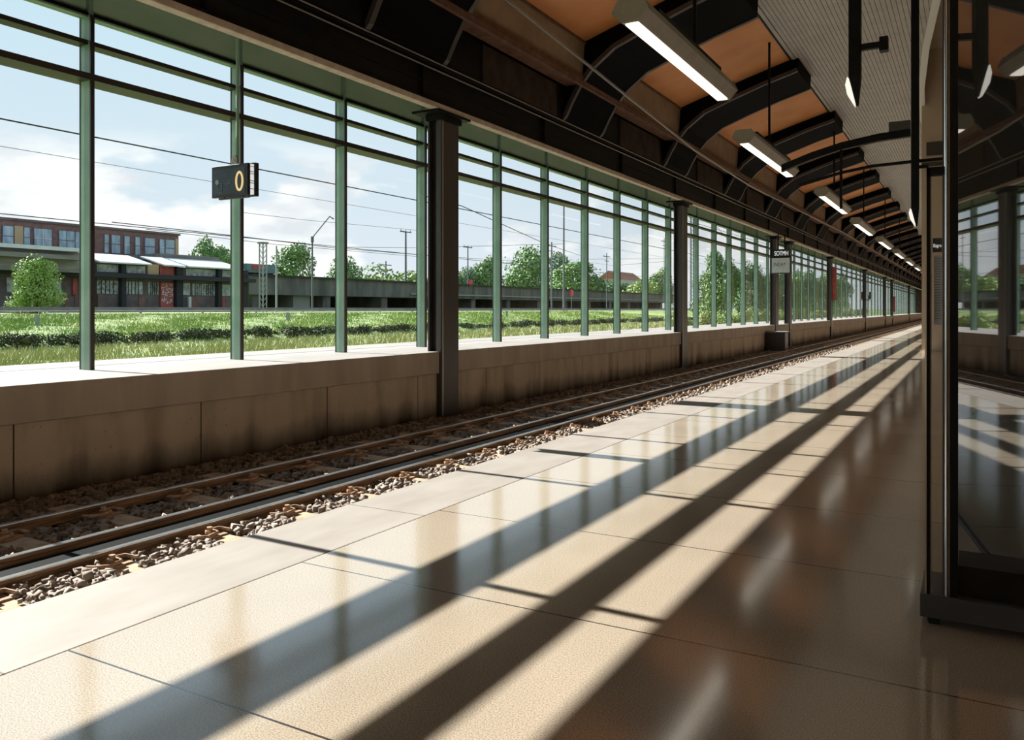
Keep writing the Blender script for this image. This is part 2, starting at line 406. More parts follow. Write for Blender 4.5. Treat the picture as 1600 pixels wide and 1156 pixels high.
# brown boards between the ribs, above the beam
for k in range(-1, 23):
    y = 18.1 + 7.5*k + 2.4 + 1.3
    o = MB().box(-8.808, -8.77, y, y + 3.4, 6.23, 7.0).build('brown_board', M['darkboard'])
    tag(o, ('dark brown board above the beam, %s bay from the near end' % ORD[k+1]) if k < 6 else 'dark brown board above the beam in the far bays of the roof', 'board', 'dark brown boards above the beam')
o = MB().box(-8.76, -8.22, Y0, Y1, 7.06, 7.10).box(-8.32, -8.24, Y0, Y1, 6.98, 7.22).build('roof_purlin', M['rust'])
tag(o, 'rusty brown purlin running below the tan frieze boards', 'beam')
o = MB().prism_y([(-8.36,7.22),(-8.31,7.22),(-8.26,8.12),(-8.31,8.12)], Y0, Y1).build('wall_frieze', M['frieze']); struct(o)
o = MB().box(-8.28, -8.225, Y0, Y1, 8.02, 8.08).build('trim_6', M['rust']); struct(o)
prof = [(x, ceil_z(x)) for x in (-8.3, -7.6, -6.9, -6.2, -5.5, -4.8, -4.0, -3.0)]
poly = prof + [(x, z+.08) for x, z in reversed(prof)]
o = MB().prism_y(poly, Y0, Y1).build('ceiling', M['orange']); struct(o)
o = MB().box(-10.8, 6.0, Y0, Y1, TOPZ, TOPZ+.2).build('roof', M['beige']); struct(o)
o = MB().box(5.2, 5.5, Y0, Y1, -.25, TOPZ).build('wall_right', M['beige']); struct(o)
o = MB().box(-10.8, 5.5, Y0-.3, Y0, -1.0, TOPZ).build('wall_back', M['beige']); struct(o)
o = MB().tube([(-7.6, 2.0, EYE+6.57), (-7.6, 13.4, EYE+5.79), (-7.6, 25.1, EYE+4.99), (-7.7, 33, EYE+4.9), (-7.8, 60, EYE+5.3), (-7.8, 120, EYE+5.3)], .035, 6).build('suspension_rail', M['conduit'])
tag(o, 'thin grey rail crossing in front of the tan frieze boards', 'rail')

# ------------------------------------------------------------------ ribs
ribprof = [(-8.86,6.18),(-8.72,6.32),(-8.55,6.65),(-8.33,7.02),(-8.02,7.38),(-7.45,7.80),(-6.6,8.12),(-5.6,8.46),(-4.75,8.70),(-4.60,8.75),(-4.58,9.3),(-8.86,9.3)]
ribs = [18.1 + 7.5*k for k in range(-3, 23)]
rib0 = None
vis_i = 0
for y in ribs:
    if rib0 is None:
        t = thing('roof_rib', 'x', 'rib', (0, y, 0))
        web = MB().prism_y([(x, z) for x, z in ribprof], y+.12, y+2.28)
        web.build('web', M['blackrib'], t)
        # curved flange along the lower edge on both faces
        for yy in (y, y+2.28):
            fl = MB(); lo = ribprof[0:10]
            for (xa, za), (xb, zb) in zip(lo[:-1], lo[1:]):
                n = Vector((-(zb-za), xb-xa)).normalized()*.09
                fl.add([(xa,yy,za-.02),(xb,yy,zb-.02),(xb+n.x,yy,zb+n.y),(xa+n.x,yy,za+n.y),(xa,yy+.12,za-.02),(xb,yy+.12,zb-.02),(xb+n.x,yy+.12,zb+n.y),(xa+n.x,yy+.12,za+n.y)],
                       [(0,1,2,3),(4,7,6,5),(0,4,5,1),(1,5,6,2),(2,6,7,3),(3,7,4,0)])
            fl.build('flange', M['columnsteel'], t)
        rib0 = t
    else:
        t = copy_tree(rib0); t.location = (0, y, 0)
    t['group'] = 'curved black ribs under the orange ceiling'
    if y > 1:
        n = vis_i; vis_i += 1
        t['label'] = ('curved black roof rib, %s from the near end' % ORD[n]) if n < 8 else 'curved black roof rib in the dark far end of the roof'
    else:
        t['label'] = 'curved black roof rib overhead near the viewer, above the picture'
# remove the ribs wholly behind the viewer
for t in [t for t in COL.objects if t.name.startswith('roof_rib') and t.location.y < 1.5]:
    for ch in list(t.children): bpy.data.objects.remove(ch)
    bpy.data.objects.remove(t)

# ------------------------------------------------------------------ slatted soffit with a curved inner edge
edge = [(y*1.18, x*1.18) for y, x in [(-2, .55), (8, .25), (13, -.12), (16, -.38), (19.1, -.60), (22.5, -.95), (26.6, -1.25), (31, -1.42), (36, -1.44), (60, -1.45)]] + [(Y1, -1.71)]
def edge_x(y):
    for (ya, xa), (yb, xb) in zip(edge[:-1], edge[1:]):
        if ya <= y <= yb: return xa + (xb-xa)*(y-ya)/(yb-ya)
    return edge[-1][1]
def edge_y(x):
    """where the curved edge crosses x"""
    for (ya, xa), (yb, xb) in zip(edge[:-1], edge[1:]):
        if xb <= x <= xa and xa != xb: return ya + (xa-x)/(xa-xb)*(yb-ya)
    return Y1
ZS = 9.15
sl = MB(); x = -4.66
while x < .5:
    ye = Y1 if x + .11 < -1.71 else edge_y(x + .10)
    sl.box(x, x+.104, -2, ye, ZS, ZS+.03)
    x += .116
o = sl.build('ceiling_slats', M['slat']); struct(o)
pts = [(-4.7, -2.36)] + [(xx, yy) for yy, xx in edge] + [(-4.7, Y1)]
o = MB().prism_z(pts, ZS+.031, ZS+.06).build('ceiling_backing', M['slatgap']); struct(o)
tr = MB().box(-4.78, -4.67, -2, Y1, ZS-.03, ZS+.10, 0)
o = tr.build('trim_7', M['slat']); struct(o)
tr = MB().box(-4.83, -4.785, -2, Y1, ZS-.05, ZS+.02); o = tr.build('trim_8', M['black']); struct(o)
rim = MB()
for (ya, xa), (yb, xb) in zip(edge[:-1], edge[1:]):
    rim.add([(xa-.16,ya,ZS-.02),(xb-.16,yb,ZS-.02),(xb+.03,yb,ZS-.02),(xa+.03,ya,ZS-.02),(xa-.16,ya,ZS+.09),(xb-.16,yb,ZS+.09),(xb+.03,yb,ZS+.09),(xa+.03,ya,ZS+.09)],
            [(0,1,2,3),(4,7,6,5),(0,4,5,1),(1,5,6,2),(2,6,7,3),(3,7,4,0)])
o = rim.build('trim_9', M['whitetrim']); struct(o)

o = MB().box(-10.8, 5.2, Y1, Y1+.3, -1, TOPZ).build('wall_far_end', M['darkboard']); struct(o)
# building block at the right, far along the platform
o = MB().box(-1.66, 5.2, 34, Y1, 0, TOPZ).build('wall_block', M['beige']); struct(o)
tb = MB().box(-1.50, 3.0, 33.96, 34.0, 7.25, 7.75); tb.box(-1.66, 3.0, 33.94, 34.0, 6.85, 7.0)
o = tb.build('trim_10', [M['columnsteel']]); struct(o)

# ------------------------------------------------------------------ columns over the track wall
def make_column(y, z1=5.35):
    t = thing('steel_column', 'x', 'column', (-8.9, y, -.56))
    s_ = MB().box(-9.01, -8.90, y, y+.62, -.56, z1).box(-9.17, -9.01, y+.14, y+.48, -.56, z1).box(-9.21, -9.17, y, y+.62, -.56, z1)
    s_.build('shaft', M['columnsteel'], t, bevel=.004)
    MB().box(-8.899, -8.885, y+.03, y+.07, -.5, z1-.1).build('downpipe', M['conduit'], t)
    MB().box(-9.40, -8.78, y-.26, y+.88, z1-.045, z1-.001).box(-9.22, -8.86, y-.05, y+.67, z1-.16, z1-.046).build('capital', M['black'], t)
    MB().box(-8.86, -8.66, y-.03, y+.65, -.56, -.52).build('base_plate', M['black'], t)
    return t
colY = [12.96, 27.9, 43.6, 47.3, 62.6, 84.5, 105, 115, 147]
collab = ['black steel column standing right of the windows nearest the viewer, tallest in the picture',
          'second black steel column from the left, past the glazed bay with the red tiled roof behind',
          'dark steel column carrying the small white platform notice',
          'dark steel column just past the white platform notice',
          'dark steel column with the red box on its side',
          'dark steel column just past the one with the red box',
          'left one of the pair of far dark columns set close together',
          'right one of the pair of far dark columns set close together',
          'farthest dark steel column, thin with a small cross arm']
c0 = None
for y, l in zip(colY, collab):
    if c0 is None: c0 = t = make_column(y)
    else:
        t = copy_tree(c0); t.location = (-8.9, y, -.56)
    t['label'] = l; t['group'] = 'dark steel columns along the track wall'

# ------------------------------------------------------------------ strip lights
def lamp_prof(x, z):
    return [(x-.12, z), (x+.12, z), (x+.27, z+.16), (x+.19, z+.33), (x-.19, z+.33), (x-.27, z+.16)]
LZ = 5.71
lights = [(-4.32, 11.1, 5.1), (-5.0, 20.6, 6.0), (-4.85, 31.7, 6.4), (-5.0, 43.0, 7.0), (-5.0, 55.0, 7.0)]
y = 67.0
while y < 165: lights.append((-5.0, y, 7.0)); y += 12.0
lightlab = ['largest fluorescent strip light, nearest the viewer under the orange panels', 'second fluorescent strip light from the near end of the row',
  'third fluorescent strip light from the near end of the row', 'fourth fluorescent strip light from the near end of the row', 'fifth fluorescent strip light from the near end of the row',
  'sixth fluorescent strip light from the near end of the row']
for i, (x, y, ln) in enumerate(lights):
    t = thing('strip_light', lightlab[i] if i < 6 else 'small distant fluorescent strip light at the far end of the row', 'light', (x, y, LZ), group='fluorescent strip lights over the platform edge')
    p = lamp_prof(x, LZ)
    MB().prism_y([p[5], p[0], (x-.10, LZ+.015), (x+.10, LZ+.015), p[1], p[2], p[3], p[4]], y+.03, y+ln-.03).build('housing', M['housing'], t)
    MB().box(x-.098, x+.098, y+.08, y+ln-.08, LZ-.018, LZ+.013).build('diffuser', M['diffuser'], t, bevel=.004)
    for ya in (y, y+ln-.03):
        MB().prism_y([(q[0]*1.0 + (q[0]-x)*.06, q[1] + (q[1]-LZ-.1)*.06) for q in p], ya, ya+.03).build('end_cap', M['housing'], t)
    if True:
        for fy in ((.5,) if i else (.62,)):
            yy = y + ln*fy
            MB().tube([(x, yy, LZ+.33), (x, yy, ceil_z(x) - .01)], .035, 6).build('hanger', M['black'], t)
    if i < 10:
        MB().box(x+.10, x+.17, y+.8, y+ln-.8, LZ+.33, LZ+.42).build('cable_tray', M['black'], t)

# ------------------------------------------------------------------ hanging posts with lamp blades, gantry arms
def drop_post(x, y, z0, w, label, top):
    t = thing('hanging_post', label, 'post', (x, y, z0), group='black posts hanging from the slatted ceiling')
    MB().box(x-w/2, x+w/2, y-w/2, y+w/2, z0, top).build('shaft', M['black'], t, bevel=.008)
    # tapered tip
    MB().add([(x-w/2,y-w/2,z0),(x+w/2,y-w/2,z0),(x+w/2,y+w/2,z0),(x-w/2,y+w/2,z0),(x+w*.1,y-w*.1,z0-.30),(x+w*.3,y-w*.1,z0-.30),(x+w*.3,y+w*.1,z0-.30),(x+w*.1,y+w*.1,z0-.30)],
             [(3,2,1,0),(4,5,6,7),(0,1,5,4),(1,2,6,5),(2,3,7,6),(3,0,4,7)]).build('tip', M['black'], t)
    bl = MB()
    prof = [(x-w*.62, z0+.0), (x-w*.78, z0-.08), (x-w*.62, z0-.18), (x-.0, z0-.31), (x+w*.02, z0-.26), (x-w*.45, z0-.02)]
    bl.prism_y(prof, y-w*.42, y+w*.42).build('lamp_blade', M['lamp_white'], t)
    return t
P1 = (-1.05, 9.0)
t = drop_post(P1[0], P1[1], 3.93, .115, 'near black post hanging from the slatted ceiling with a pale lamp at its tip', ZS-.001)
MB().box(P1[0]+.058, P1[0]+.29, P1[1]-.03, P1[1]+.03, 4.19, 4.25).box(P1[0]+.23, P1[0]+.31, P1[1]-.05, P1[1]+.05, 4.15, 4.29).build('side_arm', M['black'], t)
P2 = (-.84, 15.2)
t = drop_post(P2[0], P2[1], 3.24, .12, 'far black post hanging beside the doorway with a pale lamp at its tip', ZS-.001)
MB().box(P2[0]+.06, P2[0]+.2, P2[1]-.03, P2[1]+.03, 3.9, 3.95).build('side_arm', M['black'], t)
g = thing('hanging_gantry', 'black overhead frame with two cross arms reaching left below the slatted ceiling', 'gantry', (-2.3, 15.2, 4.5))
arm = MB()
ap = [(-.91, 4.50), (-1.4, 4.47), (-2.0, 4.38), (-2.5, 4.25), (-3.0, 4.08)]
for (xa, za), (xb, zb) in zip(ap[:-1], ap[1:]):
    arm.add([(xa,15.14,za-.055),(xb,15.14,zb-.055),(xb,15.14,zb+.07),(xa,15.14,za+.07),(xa,15.26,za-.055),(xb,15.26,zb-.055),(xb,15.26,zb+.07),(xa,15.26,za+.07)],
            [(0,1,2,3),(4,7,6,5),(0,4,5,1),(1,5,6,2),(2,6,7,3),(3,7,4,0)])
arm.build('cross_arm', M['black'], g)
arm = MB().tube([(-.1, 15.35, 4.06), (-.91, 15.3, 4.04), (-1.5, 15.25, 4.01), (-2.0, 15.2, 3.93), (-2.7, 15.2, 3.76)], .03, 6)
arm.build('cross_arm', M['black'], g)
MB().box(-1.24, -.91, 15.16, 15.24, 4.53, 4.72).build('sign_panel', M['charcoal'], g)
MB().box(-2.02, -1.98, 15.17, 15.23, 3.3, 4.45).build('drop_bar', M['black'], g)

# ------------------------------------------------------------------ glass kiosk / showcase at the right
KY = 4.46
k = thing('glass_showcase', 'tall black framed glass showcase on a charcoal plinth at the right edge', 'showcase', (-.2, KY, 0))
MB().box(-.2267, 1.3, KY, KY+.42, .046, .156).build('plinth', M['charcoal'], k, bevel=.004)
for x in (-.16, 1.1):
    for yy in (KY+.05, KY+.32):
        MB().box(x-.035, x+.02, yy-.0, yy+.06, .012, .046).box(x-.03, x+.015, yy+.005, yy+.055, 0, .014).build('foot', M['rubber'], k)
TOP = 2.24
fr = MB().box(-.197, -.182, KY+.02, KY+.07, .156, TOP).build('frame_post', M['black'], k)
MB().box(-.2045, -.197, KY+.015, KY+.06, .156, TOP).build('frame_strip', M['chrome'], k)
MB().box(-.182, -.176, KY+.03, KY+.05, .156, TOP-.04).build('frame_strip', M['conduit'], k)
MB().box(-.197, -.122, KY+.02, KY+.07, TOP-.035, TOP+.005).build('top_rail', M['black'], k)
MB().box(-.176, -.129, KY+.035, KY+.041, .156, TOP-.035).build('narrow_pane', M['clearglass'], k)
MB().tube([(-.113, KY+.03, .156), (-.113, KY+.03, 7.9)], .0095, 12).build('chrome_post', M['chrome'], k)
MB().box(-.1285, -.1225, KY+.03, KY+.06, .156, 7.9).build('frame_strip', M['columnsteel'], k)
MB().box(-.103, -.097, KY+.03, KY+.06, .156, 7.9).build('frame_strip', M['frieze'], k)
MB().box(-.097, -.0615, KY+.02, KY+.08, .156, 7.9).build('frame_post', M['black'], k)
MB().box(-.0615, 1.28, KY+.04, KY+.048, .156, 7.9).build('large_pane', M['clearglass'], k)
MB().box(-.0615, 1.28, KY+.07, KY+.36, .156, .30).build('kick_panel', M['black'], k)
# header letters; pale sheet added for the bright slatted reflection in the pane
hd = MB().box(-.172, -.131, KY+.055, KY+.06, 1.83, 1.90).build('header_panel', M['charcoal'], k)
sh = MB().box(-.166, -.131, KY+.055, KY+.059, 1.475, 1.812).build('reflection_sheet', M['paper'], k)
rows = MB()
for i in range(24):
    z = 1.80 - i*.0128
    x = -.163
    while x < -.135:
        w_ = R.uniform(.003, .009); rows.box(x, min(x+w_, -.133), KY+.0545, KY+.055, z-.0028, z); x += w_ + .0018
rows.build('slat_rows', M['letterdark'], sh)

def text_obj(body, size, loc, rot, mat, name, parent=None, ext=.002, sx=1.0):
    cu = bpy.data.curves.new(name, 'FONT'); cu.body = body; cu.size = size; cu.extrude = ext; cu.align_x = 'CENTER'; cu.align_y = 'CENTER'
    ob = bpy.data.objects.new(name + '_tmp', cu); COL.objects.link(ob)
    dg = bpy.context.evaluated_depsgraph_get(); me = bpy.data.meshes.new_from_object(ob.evaluated_get(dg))
    bpy.data.objects.remove(ob)
    me.materials.clear(); me.materials.append(mat)
    o2 = bpy.data.objects.new(name, me); COL.objects.link(o2)
    o2.rotation_euler = rot; o2.scale = (sx, 1, 1)
    if parent is not None:
        o2.parent = parent; o2.location = Vector(loc) - Vector(parent['_o'])
    else: o2.location = loc
    return o2
text_obj('Bägre', .0235, (-.1515, KY+.0535, 1.862), (math.radians(90), 0, 0), M['glowwhite'], 'lettering', hd, .001, .68)

# dark reflective glass screen beyond the showcase, running along the platform
def scr(y): return .245 - (y-4.95)*.178
t = thing('glass_screen', 'dark mirror-like glass screen standing slantwise behind the showcase, reflecting the windows', 'screen', (0, 4.9, 0))
q = MB()
ya, yb = 4.95, 6.95
q.add([(scr(ya),ya,.02),(scr(yb),yb,.02),(scr(yb)+.03,yb,.02),(scr(ya)+.03,ya,.02),(scr(ya),ya,7.9),(scr(yb),yb,7.9),(scr(yb)+.03,yb,7.9),(scr(ya)+.03,ya,7.9)],
      [(0,1,2,3),(4,7,6,5),(0,4,5,1),(1,5,6,2),(2,6,7,3),(3,7,4,0)])
q.build('dark_pane', M['darkglass'], t)
q = MB()
q.add([(scr(ya)-.012,ya,0),(scr(yb)-.012,yb,0),(scr(yb)+.05,yb,0),(scr(ya)+.05,ya,0),(scr(ya)-.012,ya,.035),(scr(yb)-.012,yb,.035),(scr(yb)+.05,yb,.035),(scr(ya)+.05,ya,.035)],
      [(0,1,2,3),(4,7,6,5),(0,4,5,1),(1,5,6,2),(2,6,7,3),(3,7,4,0)])
q.build('base_rail', M['black'], t)
MB().box(scr(yb)-.0, scr(yb)+.06, yb, yb+.06, 0, 7.9).build('end_post', M['black'], t)

# ------------------------------------------------------------------ the platform number sign
t = thing('platform_sign', 'black hanging display box showing an amber 0 in front of the green mullion', 'sign', (-9.05, 8.1, 3.35))
sx0, sx1, sy, sz0, sz1 = -9.44, -8.72, 8.0, 3.13, 3.575
MB().box(sx0, sx1, sy, sy+.05, sz0, sz1).build('case', M['signframe'], t, bevel=.006)
MB().box(sx0+.03, sx1-.05, sy-.004, sy, sz0+.03, sz1-.05).build('display_face', M['signblue'], t)
MB().disc_ring((sx1-.155, (sz0+sz1)/2-.02), .078, .14, .032, sy-.012, sy-.004).build('digit', M['amber'], t)
dd = MB().disc_ring((sx0+.17, 3.285), .05, .055, .016, sy-.009, sy-.004)
dd.box(sx0+.205, sx0+.22, sy-.008, sy-.004, 3.20, 3.285).box(sx0+.14, sx0+.22, sy-.008, sy-.004, 3.188, 3.20)
dd.build('digit', M['dim'], t)
MB().disc_ring((sx0+.12, 3.345), .034, .034, .033, sy-.012, sy-.009).build('dot', M['dimpale'], t)
MB().disc_ring((sx0+.36, 3.335), .036, .03, .018, sy-.009, sy-.004).box(sx0+.28, sx0+.36, sy-.008, sy-.004, 3.30, 3.312).build('digit', M['dim'], t)
st_ = MB().box(sx0+.01, sx1-.006, sy+.051, sy+.119, sz0+.02, sz1-.005).build('side_strip', M['glowwhite'], t)
tk = MB()
for zz in (.09, .17, .20, .30, .33, .40): tk.box(sx1-.006, sx1-.003, sy+.052, sy+.118, sz0+zz, sz0+zz+.008)
tk.build('tick_marks', M['signframe'], st_)
MB().box(sx0, sx1+.012, sy+.12, sy+.19, sz0, sz1+.02).build('back_frame', M['signframe'], t)
MB().box(sx0+.12, sx1-.02, sy+.02, sy+.06, sz0-.03, sz0-.012).box(sx0+.2, sx0+.22, sy+.03, sy+.05, sz0-.02, sz0).box(sx1-.15, sx1-.13, sy+.03, sy+.05, sz0-.02, sz0).build('bottom_bar', M['columnsteel'], t)
MB().tube([(-9.03, sy+.10, sz1), (-9.03, sy+.10, 5.37)], .022, 8).build('hanger', M['mullion'], t)
pl = MB().prism_y([(-9.10, sz1), (-8.97, sz1), (-8.985, sz1+.10), (-9.01, sz1+.135), (-9.06, sz1+.135), (-9.085, sz1+.10)], sy+.04, sy+.075).build('clamp_plate', M['conduit'], t)
text_obj('AL', .085, (-9.035, sy+.036, sz1+.055), (math.radians(90), 0, 0), M['letterwhite'], 'lettering', pl, .002)

# small notices at the third column
t = thing('platform_notice', 'small white notice board with a lettered header on the far dark column', 'sign', (-8.86, 42.6, 3.4))
def notice(u0, u1, v0, v1, Y):
    def X(u):
        tt = (u-800)/F; return (tt*CT-ST)*Y/(CT+tt*ST)
    x0, x1 = X(u0), X(u1); d = Y*CT - (x0+x1)/2*ST
    return x0, x1, EYE+(HZ-v1)*d/F, EYE+(HZ-v0)*d/F
YN = 42.6
x0, x1, z0, z1 = notice(1206, 1234, 403, 426, YN)
bd = MB().box(x0-.06, x1+.06, YN, YN+.08, z0-.06, z1+.06).box(x0, x1, YN-.012, YN, z0, z1, 1).build('board', [M['columnsteel'], M['paper']], t)
text_obj('INDAY', .25, ((x0+x1)/2-.05, YN-.014, z1-.33), (math.radians(90), 0, 0), M['letterdark'], 'lettering', bd, .003, .8)
xa, xb, za, zb = notice(1208, 1234, 390, 402, YN)
hb = MB().box(xa-.05, xb+.03, YN, YN+.06, za-.03, zb+.03).build('header', M['signframe'], t)
text_obj('SOTMH', .33, ((xa+xb)/2, YN-.006, (za+zb)/2), (math.radians(90), 0, 0), M['glowwhite'], 'lettering', hb, .004, .62)
MB().tube([(xa+.25, YN+.03, zb), (xa+.25, YN+.03, 5.35)], .03, 6).build('hanger', M['black'], t)
MB().tube([(xb-.25, YN+.03, zb), (xb-.25, YN+.03, 5.35)], .03, 6).build('hanger', M['black'], t)
MB().box((xa+xb)/2-.04, (xa+xb)/2+.04, YN+.02, YN+.06, z1+.06, za-.03).build('connector', M['black'], t)
# round disc below
t = thing('trackside_cabinet', 'dark trackside cabinet at the foot of the column with the white notice', 'cabinet', (-8.4, 41.4, -.56))
MB().box(-8.88, -7.98, 41.2, 42.0, -.56, .40).build('body', M['columnsteel'], t, bevel=.02)
MB().box(-8.92, -7.94, 41.16, 42.04, .40, .45).build('lid', M['viaductedge'], t)
t = MB().box(-8.88, -8.62, 62.75, 63.1, 2.2, 4.6).build('red_box', M['redpanel']); tag(t, 'narrow red box fixed to the side of a far dark column', 'box')
t = MB().box(-8.885, -8.65, 115.1, 115.5, 1.2, 3.2).build('red_box', M['redpanel']); tag(t, 'tiny red upright box between the far pair of columns', 'box')
t = thing('signal_lamp', 'small twin signal lamps on the sides of the column past the red box', 'lamp', (-8.9, 84.2, 2.6))
MB().box(-9.3, -8.5, 84.2, 84.3, 2.40, 2.46).build('bracket', M['black'], t)
for x in (-9.25, -8.55): MB().tube([(x, 84.1, 2.5), (x, 84.1, 3.2)], .12, 8).build('lamp_head', M['columnsteel'], t)

# ------------------------------------------------------------------ track
def rail(x, label):
    t = thing('rail', label, 'rail', (x, 0, -.4895), group='steel rails of the track')
    MB().prism_y([(x-.036,-.402),(x-.030,-.400),(x+.030,-.400),(x+.036,-.402),(x+.036,-.407),(x-.036,-.407)], Y0, Y1).build('running_surface', M['railhead'], t)
    MB().prism_y([(x-.036,-.407),(x+.036,-.407),(x+.034,-.435),(x+.012,-.447),(x+.010,-.470),(x+.07,-.480),(x+.07,-.4895),(x-.07,-.4895),(x-.07,-.480),(x-.010,-.470),(x-.012,-.447),(x-.034,-.435)], Y0, Y1).build('rail_body', M['railweb'], t)
rail(-7.64, 'steel rail farthest from the platform, beside the dark wall foot')
rail(-6.63, 'middle steel rail with ballast on its far side')
mr_ = [o for o in COL.objects if o.name == 'rail.001'][0]
MB().box(-6.555, -6.195, Y0, Y1, -.4895, -.462).build('gap_shade_strip', M['blackrib'], mr_)  # black strip added to paint the shade in the gap between the rails
rail(-6.12, 'steel rail nearest the platform, brown side facing the viewer')
o = MB()
def bed_z(x): return -.525 + max(0, min(1, (x+6.5)/.35))*.028
nx, ny = 18, 420
gv, gf = [], []
for j in range(ny+1):
    yy = Y0 + (Y1-Y0)*(j/ny)**1.0
    for i in range(nx+1):
        xx = -9.0 + (9.0-4.2)*i/nx
        gv.append((xx, yy, bed_z(xx) + R.uniform(-.008, .008)))
for j in range(ny):
    for i in range(nx):
        a = j*(nx+1)+i; gf.append((a, a+1, a+nx+2, a+nx+1))
o = MB(); o.add(gv, gf); o = o.build('ground_trackbed', M['ballast']); struct(o)
# sleepers
s0 = None
sy_list = []
y = 3.0
while y < 182: sy_list.append(y); y += .95
for i, y in enumerate(sy_list):
    if s0 is None:
        t = thing('sleeper', 'x', 'sleeper', (-6.7, y, -.58))
        sb = MB().box(-8.25, -4.95, y, y+.27, -.66, -.490)
        sb.build('block', M['sleeper'], t, bevel=.012)
        for rx in (-7.64, -6.12):
            for sgn in ((-1, 1) if rx < -7 else (1,)):
                cx = rx + sgn*.165; zc = -.49
                c = MB().box(cx-.075, cx+.075, y+.01, y+.26, zc, zc+.014)
                c.tube([(cx-.05*sgn, y-.06, zc+.03), (cx+.03*sgn, y-.04, zc+.035), (cx+.08*sgn, y+.04, zc+.03), (cx+.06*sgn, y+.16, zc+.04), (cx-.05*sgn, y+.17, zc+.045), (cx-.05*sgn, y+.27, zc+.04), (cx+.06*sgn, y+.30, zc+.03)], .017, 6)
                c.tube([(cx-.01*sgn, y+.13, zc), (cx-.01*sgn, y+.13, zc+.085)], .026, 7)
                c.tube([(cx-.01*sgn, y+.13, zc+.03), (cx-.01*sgn, y+.13, zc+.055)], .042, 6)
                c.build('rail_clip', M['clip'], t)
        s0 = t
    else:
        t = copy_tree(s0); t.location = (-6.7, y, -.58); t.rotation_euler.z = R.uniform(-.004, .004)
    t['group'] = 'tan sleepers under the rails'
    t['label'] = ('tan sleeper under the rails, %s from the left edge of the picture' % ORD[i]) if i < 12 else 'tan sleeper in the tightly spaced far run of the track'
# ballast stones
def stones(name, n, xr, yr, size, mat, label, zbase=-.528, power=1.0, keepout=True):
    rng = np.random.default_rng(3)
    base = np.array([(-1,-1,-1),(1,-1,-1),(1,1,-1),(-1,1,-1),(-1,-1,1),(1,-1,1),(1,1,1),(-1,1,1)], float)*.5
    X = rng.uniform(*xr, n); Y = yr[0] + (yr[1]-yr[0])*rng.random(n)**power
    if keepout:
        k = np.ones(n, bool)
        for rx in (-7.64, -6.63, -6.12): k &= np.abs(X-rx) > .07
        k &= ~((X > -6.6) & (X < -6.15))
        ph = (Y - 3.0) % .95
        onsl = (ph < .29) & (X > -8.25)
        k &= ~(onsl & (rng.random(n) > .015))
        for cy in colY: k &= ~((X < -8.6) & (Y > cy-.1) & (Y < cy+.75))
        k &= ~((X < -7.88) & (Y > 41.1) & (Y < 42.15))
        X, Y = X[k], Y[k]
        lift = np.where(onsl[k], .03, 0.0) + np.clip((X+6.5)/.35,0,1)*.028
    else: lift = 0
    n = len(X)
    S = rng.uniform(size[0], size[1], (n,1,1))*rng.uniform(.45, 1.5, (n,1,3))
    V = (base[None] + rng.uniform(-.22,.22,(n,8,3)))*S
    a = rng.uniform(0, 6.28, n); b = rng.uniform(-.6,.6,n)
    ca, sa, cb, sb = np.cos(a), np.sin(a), np.cos(b), np.sin(b)
    x, y, z = V[...,0], V[...,1], V[...,2]
    x2 = x*cb[:,None] + z*sb[:,None]; z2 = -x*sb[:,None] + z*cb[:,None]
    x3 = x2*ca[:,None] - y*sa[:,None]; y3 = x2*sa[:,None] + y*ca[:,None]
    P = np.stack([x3 + X[:,None], y3 + Y[:,None], z2 + (zbase + lift + rng.uniform(.0,.028,n))[:,None]], -1).reshape(-1,3)
    q = np.array([(0,3,2,1),(4,5,6,7),(0,1,5,4),(1,2,6,5),(2,3,7,6),(3,0,4,7)])
    Fc = (q[None] + (np.arange(n)*8)[:,None,None]).reshape(-1,4)
    return mesh_np(name, P, Fc, mat, label)
def mesh_np(name, P, Fc, mat, label, kind='stuff', cat=None):
    me = bpy.data.meshes.new(name)
    k = Fc.shape[1]
    me.vertices.add(len(P)); me.vertices.foreach_set('co', P.astype(np.float32).ravel())
    me.loops.add(Fc.size); me.loops.foreach_set('vertex_index', Fc.astype(np.int32).ravel())
    me.polygons.add(len(Fc)); me.polygons.foreach_set('loop_start', (np.arange(len(Fc))*k).astype(np.int32))
    me.update(calc_edges=True); me.materials.append(mat)
    ob = bpy.data.objects.new(name, me); COL.objects.link(ob)
    if kind: ob['kind'] = kind
    if label: ob['label'] = label
    if cat: ob['category'] = cat
    return ob
stones('ballast_stones', 52000, (-8.85, -4.3), (2.5, 48), (.022, .06), M['stone'], 'loose grey brown ballast stones between and beside the rails', power=1.5)['category'] = 'ballast'

# ------------------------------------------------------------------ outside: terrain
prof = [(-12.2,-1.38),(-18,-1.42),(-24.5,-1.36),(-26.0,-1.30),(-27.2,-.98),(-30,-.84),(-34,-.56),(-38.6,-.30),(-39.4,-.26)]
def ground_z(x):
    pts = prof
    for (xa, za), (xb, zb) in zip(pts[:-1], pts[1:]):
        if xb <= x <= xa: return EYE + za + (zb-za)*(x-xa)/(xb-xa)
    return EYE - .26
gv, gf = [], []
xs = np.linspace(-12.2, -39.4, 40); ys = np.concatenate([np.linspace(-60, 120, 120), np.linspace(124, 420, 40)])
for yy in ys:
    for xx in xs:
        gv.append((xx, yy, ground_z(xx) + (0.05*math.sin(yy*.7+xx)+.04*math.sin(yy*1.9-xx*1.3) if -38 < xx < -13 else 0)))
nx = len(xs)-1
for j in range(len(ys)-1):
    for i in range(nx):
        a = j*(nx+1)+i; gf.append((a, a+1, a+nx+2, a+nx+1))
o = MB(); o.add(gv, gf); o = o.build('ground_meadow', M['ground'], smooth=True); struct(o)
